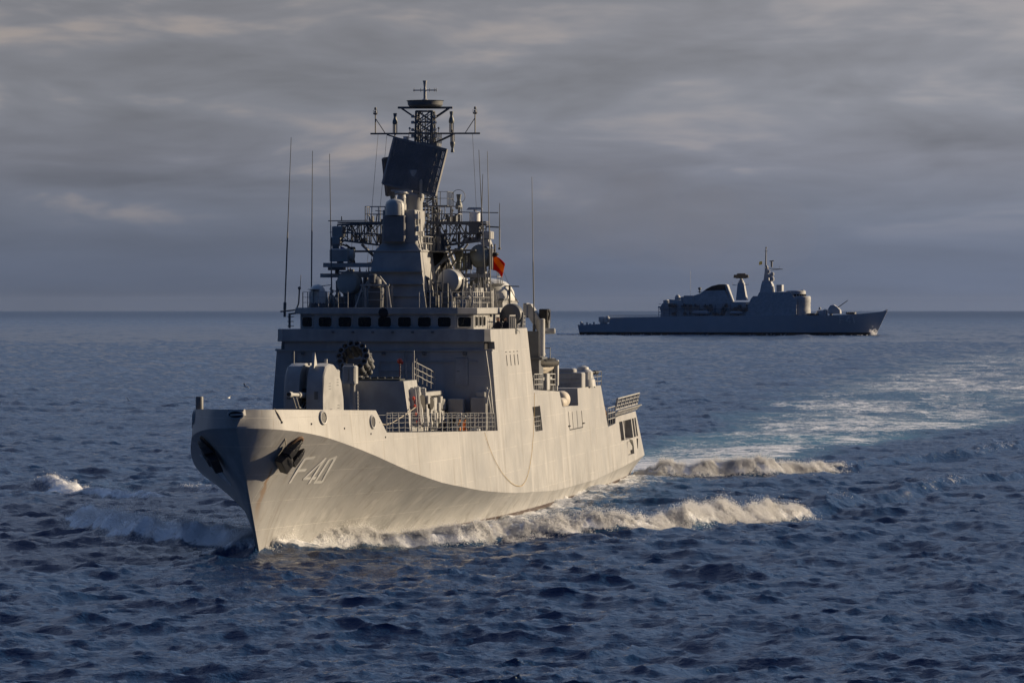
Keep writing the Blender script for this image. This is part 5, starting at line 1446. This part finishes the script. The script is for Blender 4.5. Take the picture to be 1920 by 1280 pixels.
# crew on the port bridge wing
def person(name, pos, turn, cloth, label, arm=0.0, lean=0.0, capped=False):
    root = empty(name, pos, turn)
    me = bpy.data.meshes.new('body')
    V = [(0,0,.95),(0,0,1.15),(0,0,1.38),(0,0,1.48),(0,.01,1.56),(0,.015,1.66),(0,.005,1.73)]
    Rr = [.15,.14,.15,.06,.075,.095,.06]
    E = [(0,1),(1,2),(2,3),(3,4),(4,5),(5,6)]
    def chain(start, pts, rad):
        last = start
        for p_, r_ in zip(pts, rad):
            V.append(p_); Rr.append(r_); E.append((last, len(V)-1)); last = len(V)-1
        return last
    for sd in (-1,1):
        chain(0, [(.10*sd,0,.88),(.11*sd,.01,.50),(.12*sd,-.02,.10),(.12*sd,.13,.04)], [.10,.07,.05,.045])
        hnd = chain(2, [(.20*sd,0,1.38),(.24*sd,.02+.10*arm,1.10+.06*arm),(.22*sd,.10+.22*arm,.88+.28*arm),(.21*sd,.13+.27*arm,.82+.30*arm)], [.07,.05,.038,.036])
        h = V[hnd]
        for k in range(4):
            chain(hnd, [(h[0]+(k-1.5)*.022,h[1]+.04,h[2]-.05+.006*k),(h[0]+(k-1.5)*.024,h[1]+.06,h[2]-.085+.01*abs(k-1.5))], [.010,.008])
        chain(hnd, [(h[0]-.045*sd,h[1]+.03,h[2]-.01),(h[0]-.055*sd,h[1]+.055,h[2]-.03)], [.011,.009])
    V = [(x, y+lean*max(0,z-.95), z) for x, y, z in V]
    me.from_pydata(V, E, [])
    o = bpy.data.objects.new('body', me); COL.objects.link(o); o.parent = root
    sk = o.modifiers.new('skin', 'SKIN')
    for i, r_ in enumerate(Rr): me.skin_vertices[0].data[i].radius = (r_*(1.25 if i in (0,1,2) else 1), r_)
    me.skin_vertices[0].data[0].use_root = True
    ss = o.modifiers.new('smooth', 'SUBSURF'); ss.levels = 1; ss.render_levels = 1
    me.materials.append(cloth)
    hd = MB(flip=False); y = lean*.72
    hd.lathe((0,.015+y,1.55), [(.045,-.04),(.07,0),(.088,.07),(.092,.12),(.08,.18),(.04,.215)], (0,0,1), 14); hd.tube([(0,.10+y,1.66),(0,.125+y,1.63)], .014, 6); hd.tube([(-.03,.098+y,1.595),(.03,.098+y,1.595)], .008, 5)
    for sd in (-1,1): hd.tube([(.09*sd,.01+y,1.66),(.098*sd,0+y,1.63)], .018, 6); hd.ball((.032*sd,.094+y,1.672), .012, 8)
    hd.build('face', M['skin'], root, smooth=60)
    hr = MB(flip=False); hr.lathe((0,-.004+y,1.66), [(.098,-.03),(.104,.04),(.09,.11),(.04,.14)], (0,-.12,1), 14)
    if capped: hr.lathe((0,.02+y,1.73), [(.10,0),(.115,.02),(.10,.07),(.03,.09)], (0,.1,1), 14)
    hr.build('cap' if capped else 'hair', M['white'] if capped else M['hair'], root, smooth=60)
    tag(root, label, 'person', 'crew on the port bridge wing')
face = math.pi/2-TH+math.pi/2
person('person', W(43.9,6.25,11.2), face, M['cloth'], 'person in dark clothing nearest the wheelhouse slits on the port bridge wing', .6)
person('person', W(45.0,6.05,11.2), face-.4, M['cloth'], 'person with a white cap in dark clothing on the port bridge wing', .9, .1, True)
person('person', W(45.9,6.4,11.2), face+.3, M['cloth'], 'person in dark clothing standing between the white cap and the black radar drum', .3)

# gulls low over the water off the starboard bow
def gull(pos, turn, bank, label):
    m = MB(flip=False)
    m.lathe((0,0,0), [(.01,-.30),(.05,-.22),(.085,-.05),(.08,.08),(.05,.18),(.055,.22),(.035,.27),(.012,.31)], (0,1,0), 10)
    m.hexa([(-.07,-.38,0),(.07,-.38,0),(.03,-.2,0),(-.03,-.2,0),(-.07,-.38,.012),(.07,-.38,.012),(.03,-.2,.03),(-.03,-.2,.03)])
    o = m.build('body', M['white'], None, smooth=60)
    root = empty('gull', pos, turn); root.rotation_euler = (0, bank, turn); o.parent = root
    wv = MB(flip=False)
    for sd in (-1,1):
        st = [(.04,.10,-.08,.03),(.28,.14,-.06,.12),(.50,.06,-.10,.13),(.70,-.08,-.16,.08)]
        for a, b in zip(st[:-1], st[1:]):
            wv.hexa([(a[0]*sd,a[1],a[3]),(b[0]*sd,b[1],b[3]),(b[0]*sd,b[2],b[3]),(a[0]*sd,a[2],a[3]),(a[0]*sd,a[1],a[3]+.018),(b[0]*sd,b[1],b[3]+.014),(b[0]*sd,b[2],b[3]+.006),(a[0]*sd,a[2],a[3]+.008)])
    wv.build('wing', M['dome'], root)
    tag(root, label, 'gull', 'gulls over the water')
gull((-45.6,501,2.3), .6, .5, 'white gull furthest from the ships, low over open water')
gull((-29.6,440,4.0), -.4, -.4, 'white gull low over the water just above the bow of the near warship')
gull((-28.5,450,5.0), 1.2, .4, 'white gull beside the gun of the near warship, highest of the gulls')

# ------------------------------------------------------------------ far warship, broadside, heading right
FD = 1858.0
FS = empty('warship', ((1365-960)/7893*FD, FD, -FD*FD/(2*R_EARTH)), math.radians(-15))
tag(FS, 'distant dark warship numbered F41 crossing the horizon with a domed funnel', 'warship')
KX = 4.248*math.cos(math.radians(15))
def fx(x): return (x-1365)/KX
def fz(y): return (628-y)/4.248
class FM(MB):
    def __init__(self): super().__init__(flip=False)
    def plate(self, px, half, inset=None):
        """outline surveyed in the side view, given real breadth about the centreline"""
        P = [(fx(x), 0, fz(y)) for x, y in px]; i = inset if inset is not None else half
        zt = max(p[2] for p in P); zb = min(p[2] for p in P); k = len(P); vs = []
        for sd in (-1, 1):
            for x, _, z in P:
                f = (z-zb)/max(.01, zt-zb); vs.append((x, sd*(half+(i-half)*f), z))
        return self.add(vs, [tuple(range(k))[::-1], tuple(range(k, 2*k))]+[(j, (j+1) % k, k+(j+1) % k, k+j) for j in range(k)])
# hull
sx = [1090,1100,1120,1150,1151.5,1180,1215,1250,1290,1330,1370,1410,1450,1490,1530,1560,1590,1615,1635,1650,1657]
deck_y = [609,609,608,606.5,595.5,595,594.5,594,593,592,592,592,591.5,591.5,591.5,590.5,589.5,587.5,585.5,583.5,582.5]
hb_ = [5.6,5.8,6.1,6.4,6.4,6.6,6.75,6.8,6.8,6.8,6.8,6.8,6.7,6.5,6.0,5.3,4.2,3.1,2.0,.9,.15]
wb_ = [4.6,5.0,5.6,6.1,6.1,6.4,6.6,6.7,6.7,6.7,6.6,6.4,6.0,5.2,4.0,2.9,1.7,.9,.35,.1,.05]
m = FM(); vs = []; fs = []; n = 5
for x, dy, hb, wb in zip(sx, deck_y, hb_, wb_):
    X = fx(x); zd = fz(dy); L = 20.0
    rake = max(0, (x-1590)/67)                     # raked stem
    ra = max(0, (1100-x)/10)
    for sd in (-1, 1):
        for f in (0, .15, .45, .75, 1):
            z = -2+(zd+2)*f; xx = X-rake**1.6*(1-f)*6.2+ra*(1-f)*1.0
            b = wb+(hb-wb)*max(0, (f-.15)/.85)**1.3
            vs.append((xx, sd*b, z))
for i in range(len(sx)-1):
    for off in (0, n):
        for j in range(n-1):
            a = i*2*n+off+j; b = a+2*n; fs.append((a, b, b+1, a+1))
    a = i*2*n; b = a+2*n; fs.append((a+n-1, b+n-1, b+2*n-1, a+2*n-1)); fs.append((a, a+n, b+n, b))
e = (len(sx)-1)*2*n
for j in range(n-1): fs.append((j, j+1, n+j+1, n+j)); fs.append((e+j, e+n+j, e+n+j+1, e+j+1))
def farhull():
    m_ = bpy.data.materials.new('far_hull_paint'); m_.use_nodes = True
    nt = NT(m_.node_tree); t = nt.n('ShaderNodeTexCoord').outputs['Object']; s3 = nt.n('ShaderNodeSeparateXYZ', i_0=t)
    a = nt.noise(t, .25, 5, .6)
    c = nt.mix(a, (.42,.42,.42), (.54,.54,.54))
    c = nt.mix(nt.smooth(s3.outputs[2], 1.35, 1.15), c, (.022,.02,.022))
    principled(nt, Base_Color=c, Roughness=.55)
    return m_
fh = m.add(vs, fs).build('hull', farhull(), FS, smooth=30)
# superstructure: long side block, hangar block, bridge front
m = FM(); m.plate([(1245,594.5),(1245,584),(1243,578),(1247,569),(1290,566),(1345,566),(1402,566),(1402,593)], 5.4, 5.0); FB = m.build('after_superstructure', M['fargrey'], FS)
m = FM(); m.plate([(1402,593),(1404,577),(1412,560),(1416,555),(1424,555),(1427,548),(1484,547),(1490,556),(1496,560),(1496,590),(1486,592)], 6.2, 5.4); m.build('forward_superstructure', M['fargrey'], FS)
m = FM(); m.lathe((fx(1498),0,fz(592)), [(4.6,0),(4.6,fz(580)-fz(592)),(4.5,fz(580)-fz(592)+.05),(4.5,fz(567)-fz(592)),(4.62,fz(566)-fz(592)),(4.62,fz(557)-fz(592)),(4.3,fz(555)-fz(592))], (0,0,1), 28); m.build('bridge_front', M['fargrey'], FS, smooth=30)
m = FM(); m.lathe((fx(1490),0,fz(557)), [(4.4,0),(4.4,2.6),(4.0,2.9)], (0,0,1), 24); m.lathe((fx(1503),-1.5,fz(549)), [(.9,0),(.9,1.2)], (0,0,1), 12); wh = m.build('wheelhouse', M['fargrey'], FS, smooth=30)
m = FM()
for k in range(11):
    a = math.radians(-100+k*16); c = Vector((fx(1490)+4.42*math.cos(a), 4.42*math.sin(a), 0)); d = Vector((-math.sin(a), math.cos(a), 0))*.42; z0 = fz(555)
    m.hexa([(c-d)+Vector((0,0,z0)),(c+d)+Vector((0,0,z0)),(c+d)*1.003+Vector((0,0,z0)),(c-d)*1.003+Vector((0,0,z0)),(c-d)+Vector((0,0,z0+.9)),(c+d)+Vector((0,0,z0+.9)),(c+d)*1.003+Vector((0,0,z0+.9)),(c-d)*1.003+Vector((0,0,z0+.9))])
m.build('window', M['glass'], wh)
m = FM()
for z in (fz(582), fz(572), fz(564)): m.lathe((fx(1498),0,z), [(4.68,0),(4.68,.12)], (0,0,1), 28)
m.build('walkway', M['fargrey'], FS)
m = FM(); m.plate([(1423,557),(1426,548),(1428,534),(1430,526),(1444,526),(1448,534),(1449,548),(1458,557)], 3.4, 1.8); m.plate([(1456,547),(1456,534),(1466,534),(1466,546)], 2.2); m.build('bridge_tower', M['fargrey'], FS)
# mast
m = FM(); m.plate([(1431,528),(1433,512),(1434,498),(1438,498),(1439.5,512),(1441,528)], 1.3, .6); fm_ = m.build('foremast', M['fargrey'], FS)
m = FM(); m.tube([(fx(1434.5),0,fz(500)),(fx(1435),0,fz(466))], .38, 8, .22); m.lathe((fx(1435.3),0,fz(464.5)),[(.35,-.3),(.42,0),(.3,.3)],(0,0,1),10); m.bar((fx(1432),0,fz(471)),(fx(1438.5),0,fz(471)),.18); m.build('pole_mast', M['darkgrey'], fm_, smooth=40)
m = FM(); m.bar((fx(1437),0,fz(503)),(fx(1466),0,fz(505)),.30); m.bar((fx(1437),0,fz(508)),(fx(1464),0,fz(504.5)),.22); m.bar((fx(1436),-4,fz(502)),(fx(1436),4,fz(502)),.25); m.cbox(fx(1444),fx(1447),-.5,.5,fz(501),fz(489),.08); m.bar((fx(1441.5),0,fz(490)),(fx(1450),0,fz(489)),.4); m.bar((fx(1460),0,fz(504)),(fx(1460),0,fz(498)),.08); m.build('yard', M['darkgrey'], fm_)
m = FM()
for x, y, r in ((1440,509,.8),(1441,517,.9),(1447,514,.9),(1446.5,523,1.1)): m.lathe((fx(x),-.6,fz(y)), [(r*.6,-r),(r,-r*.4),(r,r*.5),(r*.5,r)], (0,0,1), 12)
m.build('mast_radome', M['fargrey'], fm_, smooth=40)
# after mast with its rounded slab aerial
m = FM(); m.plate([(1381,563),(1384,530),(1395,530),(1400.5,563)], 2.0, 1.2); am = m.build('after_mast', M['fargrey'], FS)
m = FM(); m.hexa([(fx(1376),-1.2,fz(521)),(fx(1404),-1.6,fz(521)),(fx(1404),-.4,fz(521)),(fx(1376),0,fz(521)),(fx(1377),-1.2,fz(515)),(fx(1403),-1.6,fz(515)),(fx(1403),-.4,fz(515)),(fx(1377),0,fz(515))]); m.hexa([(fx(1380),-1.2,fz(522)),(fx(1400),-1.5,fz(522)),(fx(1400),-.5,fz(522)),(fx(1380),-.2,fz(522)),(fx(1383),-1.2,fz(512.5)),(fx(1398),-1.5,fz(512.5)),(fx(1398),-.5,fz(512.5)),(fx(1383),-.2,fz(512.5))]); m.build('search_radar', M['black'], am)
m = FM(); m.lathe((fx(1389.5),0,fz(530)),[(1.3,0),(1.2,.8),(.6,1.4),(.4,2.2)],(0,0,1),12); m.bar((fx(1373),0,fz(534)),(fx(1384),0,fz(535)),.25); m.bar((fx(1373),0,fz(533)),(fx(1373),0,fz(530)),.15); m.bar((fx(1396),0,fz(534)),(fx(1404),0,fz(533)),.2); m.build('radar_pedestal', M['fargrey'], am, smooth=40)
# funnel with a dark cap
m = FM(); m.plate([(1303,568),(1304,554),(1316,550),(1322,545),(1361,544),(1372,566)], 2.9, 2.5); fn = m.build('funnel', M['fargrey'], FS)
m = FM(); m.plate([(1318,549),(1326,542),(1337,536),(1350,533),(1361,533),(1363.5,544.5)], 2.55, 2.0); m.build('funnel_cap', M['soot'], fn)
m = FM(); m.plate([(1363.6,544.5),(1361,532.5),(1364.5,533.5),(1374.5,565),(1372.2,566)], 2.7, 2.1); m.build('funnel_casing', M['fargrey'], fn)
m = FM(); m.plate([(1285,568),(1286,554),(1304,554),(1304,568)], 3.2); m.plate([(1279,568),(1279,557),(1284,556),(1284,568)], 2.0); m.plate([(1247,569),(1247,563),(1253,562),(1253,569)], 2.6); m.plate([(1258,569),(1258,561),(1282,563),(1282,569)], 2.8); m.build('deckhouse', M['fargrey'], FS)
m = FM(); m.lathe((fx(1271.5),0,fz(562)), [(1.3,0),(1.35,.6),(1.2,1.5),(.75,2.1),(.2,2.3)], (0,0,1), 16); m.build('radome', M['fargrey'], FS, smooth=50)
m = FM(); m.lathe((fx(1312.5),0,fz(543)), [(.3,-1.5),(.3,-.2),(.75,.2),(.7,.9),(.3,1.1)], (0,0,1), 12); m.bar((fx(1309),0,fz(547)),(fx(1316),0,fz(547)),.25); m.build('director', M['darkgrey'], FS, smooth=40)
# boats, life rafts, ladders along the side
m = FM(); rd = random.Random(3)
for k in range(46):
    x = rd.uniform(1250,1408); y0 = rd.choice((590,582,575)); w_ = rd.uniform(.3,1.6); h_ = rd.uniform(.4,1.6)
    m.cbox(fx(x),fx(x)+w_,-6.6,-5.0,fz(y0),fz(y0)+h_,.06)
for x in (1252,1262,1275,1290,1300,1318,1333,1347,1360,1375,1390): m.bar((fx(x),-6.4,fz(593)),(fx(x),-6.0,fz(570)),.18)
m.bar((fx(1246),-6.5,fz(580)),(fx(1405),-6.5,fz(579)),.22); m.build('side_gear', M['darkgrey'], FS)
m = FM(); m.lathe((fx(1320),-6.3,fz(586)), [(.1,-4),(.8,-3),(1.0,0),(.9,3),(.3,4)], (1,0,0), 12); m.lathe((fx(1385),-6.3,fz(586)), [(.1,-3),(.7,-2),(.8,0),(.7,2),(.3,3)], (1,0,0), 12); m.build('ships_boat', M['fargrey'], FS, smooth=40)
# guns
def fgun(x, y, up, nm='gun_turret'):
    o = FM(); o.plate([(x-13,y),(x-13.5,y-9),(x-9,y-16),(x-3,y-17),(x+4,y-12),(x+9,y-7),(x+9.5,y)], 1.9, 1.3)
    b = o.build(nm, M['fargrey'], FS, bevel=.25)
    g = FM(); g.tube([(fx(x+4),0,fz(y-12)),(fx(x+22),0,fz(y-12-up))], .22, 8, .14); g.build('barrel', M['darkgrey'], b, smooth=40)
fgun(1563, 588, 13)
m = FM(); m.lathe((fx(1536),0,fz(592)), [(2.2,0),(2.0,2.2),(1.1,2.6)], (0,0,1), 14); m.lathe((fx(1544),-.5,fz(591)), [(1.1,0),(1.1,2.4),(.4,2.8)], (0,0,1), 12); m.ball((fx(1534),-.3,fz(578)), .6); m.build('rocket_launcher', M['fargrey'], FS, smooth=40)
m = FM(); 
for k in range(9): m.cbox(fx(1515+k*2),fx(1515+k*2)+.4,-4.8,4.8,fz(592),fz(588.5-rd.uniform(0,2)),.05)
m.cbox(fx(1553),fx(1556),-2,2,fz(591),fz(588),.1)
for k in range(5): m.cbox(fx(1583+3.5*k),fx(1585+3.5*k),-2.0,2.0,fz(589),fz(585.5-rd.uniform(0,2)),.05)
m.build('deck_fitting', M['darkgrey'], FS)
m = FM(); m.bar((fx(1654),0,fz(583)),(fx(1655),0,fz(579)),.3); m.bar((fx(1650),-.6,fz(583)),(fx(1658),-.1,fz(581)),.25); m.build('jackstaff', M['fargrey'], FS)
# flight deck nets, stern gear
m = FM()
for k in range(31):
    x = fx(1150+k*3.2); m.bar((x,-6.6,fz(595)),(x,-6.9,fz(590.5)),.09)
for y in (590.5,592.2,594): m.bar((fx(1150),-6.8,fz(y)),(fx(1247),-6.8,fz(y-.5)),.09)
m.build('deck_net', M['fargrey'], FS)
m = FM(); m.lathe((fx(1133),0,fz(604)), [(1.5,-1),(1.9,0),(1.9,1.6),(1.2,2.4)], (0,0,1), 14); m.cbox(fx(1125),fx(1140),-1.4,1.4,fz(603),fz(594),.2); m.lathe((fx(1142),-2,fz(601)),[(1.2,-1),(1.3,1),(.6,2)],(0,0,1),12); m.build('mortar', M['fargrey'], FS, smooth=30)
m = FM()
for x, h_ in ((1093,3.5),(1096,2),(1104,2.8),(1110,1.6),(1117,3.2)): m.cbox(fx(x),fx(x)+.7,-4,-3,fz(609),fz(609)+h_*.4,.08)
for x, y in ((1298,480),): m.tube([(fx(1298),-3,fz(556)),(fx(1298),-3,fz(508))], .06, 5)
m.build('stern_gear', M['fargrey'], FS)
m = FM()
for k in range(5): m.bar((fx(1241),-5-.0,fz(590-5*k)),(fx(1245),-5,fz(590-5*k)),.2)
m.bar((fx(1241),-5,fz(594)),(fx(1241),-5,fz(574)),.2); m.cbox(fx(1240),fx(1245),-5.5,-4,fz(577),fz(574),.1); m.build('hangar_ladder', M['fargrey'], FS)
# painted number on the near bow
GF = {'F': [[(1573,606),(1573,594),(1581,594)],[(1573,599.5),(1579.5,599.5)]], '4': [[(1590,606),(1590,593.5),(1584.5,602),(1592.5,602)]], '1': [[(1598.5,605),(1596.5,593.5)]]}
def fhalf(x, z):
    hb = float(np.interp(x, sx, hb_)); wb = float(np.interp(x, sx, wb_)); zd = fz(float(np.interp(x, sx, deck_y))); f = (z+2)/(zd+2)
    return wb+(hb-wb)*max(0, (f-.15)/.85)**1.3
for ch in 'F41':
    o = FM()
    for sd in (-1,1):
        for st in GF[ch]:
            P = [Vector((fx(x if sd < 0 else 3170-x), sd*(fhalf(x, fz(y))+.12), fz(y))) for x, y in st]
            for a, b in zip(P[:-1], P[1:]): o.bar(a, b, .42, .42)
    o.build('pennant_character', M['number'], FS, label='painted letter F' if ch == 'F' else 'painted numeral '+ch)
def FW(x, y, off=0):
    v = Matrix.Rotation(math.radians(-15), 4, 'Z') @ Vector((fx(x), off, fz(y))); return Vector(FS.location)+v
pf = flag('flag', FW(1428,490), (-.9,-.2,0), 1.5, 1.4, M['pennant'], .3, 'tiny yellow flag flying from the mast of the distant warship')

# foam at the stem and stern of the distant warship
def far_foam():
    r = np.random.default_rng(8); vs = []; fs = []
    R15 = Matrix.Rotation(math.radians(-15), 3, 'Z')
    zs = -FD*FD/(2*R_EARTH)
    def clot(x, y, z, s):
        c = FS.location+R15 @ Vector((fx(x), y, 0)); b = len(vs)
        for v in ((1,1,1),(-1,-1,1),(-1,1,-1),(1,-1,-1)):
            k = r.uniform(.6,1.4); vs.append((c.x+v[0]*s*k*1.6, c.y+v[1]*s*k, zs+z+v[2]*s*k*.8))
        fs.extend([(b,b+1,b+2),(b,b+3,b+1),(b,b+2,b+3),(b+1,b+3,b+2)])
    for _ in range(260):
        t = r.exponential(.35); clot(1629+r.uniform(-3,11)*(1-.5*t), -r.uniform(.3,4.5), r.exponential(.75)*math.exp(-t), r.uniform(.08,.25))
    for _ in range(160): clot(1090-r.uniform(0,40), -r.uniform(2,5), .1+r.exponential(.15), r.uniform(.1,.25))
    for _ in range(120): clot(r.uniform(1100,1640), -7.4+r.normal()*.3, .1+r.exponential(.1), r.uniform(.06,.16))
    me = bpy.data.meshes.new('foam'); me.from_pydata(vs, [], fs); me.materials.append(spraymat())
    o = bpy.data.objects.new('foam', me); COL.objects.link(o)
    tag(o, 'white foam at the stem and stern of the distant warship', 'foam', kind='stuff')
far_foam()
HAZE = 0.45e-5
def haze():
    m = MB(flip=False); m.box(-15900,15900,-15900,15900,-21,34)
    mt = bpy.data.materials.new('sea_haze'); mt.use_nodes = True; nt = NT(mt.node_tree)
    v = nt.n('ShaderNodeVolumePrincipled'); v.inputs['Color'].default_value = (.78,.84,.92,1); v.inputs['Density'].default_value = HAZE
    nt.n('ShaderNodeOutputMaterial', i_Volume=v)
    o = m.build('haze', mt); tag(o, None, None, kind='stuff'); 
haze()

def smoke():
    """thin exhaust drifting off the near ship's funnel, in soft overlapping puffs"""
    m = MB(flip=False)
    for s, p, z, r, q in ((68,1,16.5,2.6,.9),(74,2.5,18.5,3.6,.85),(82,4.5,20.2,4.6,.8),(92,7,21.0,5.6,.7),(104,10,20.5,6.4,.65),(118,14,19.5,7.0,.6)):
        m.ball(W(s, p, z), r, 20, q)
    mt = bpy.data.materials.new('thin_smoke'); mt.use_nodes = True; nt = NT(mt.node_tree)
    v = nt.n('ShaderNodeVolumePrincipled'); v.inputs['Color'].default_value = (.42,.42,.46,1); v.inputs['Density'].default_value = .0075
    nt.n('ShaderNodeOutputMaterial', i_Volume=v)
    o = m.build('smoke', mt, None, smooth=80); tag(o, 'faint exhaust smoke drifting aft of the near warship', 'smoke', kind='stuff')
smoke()
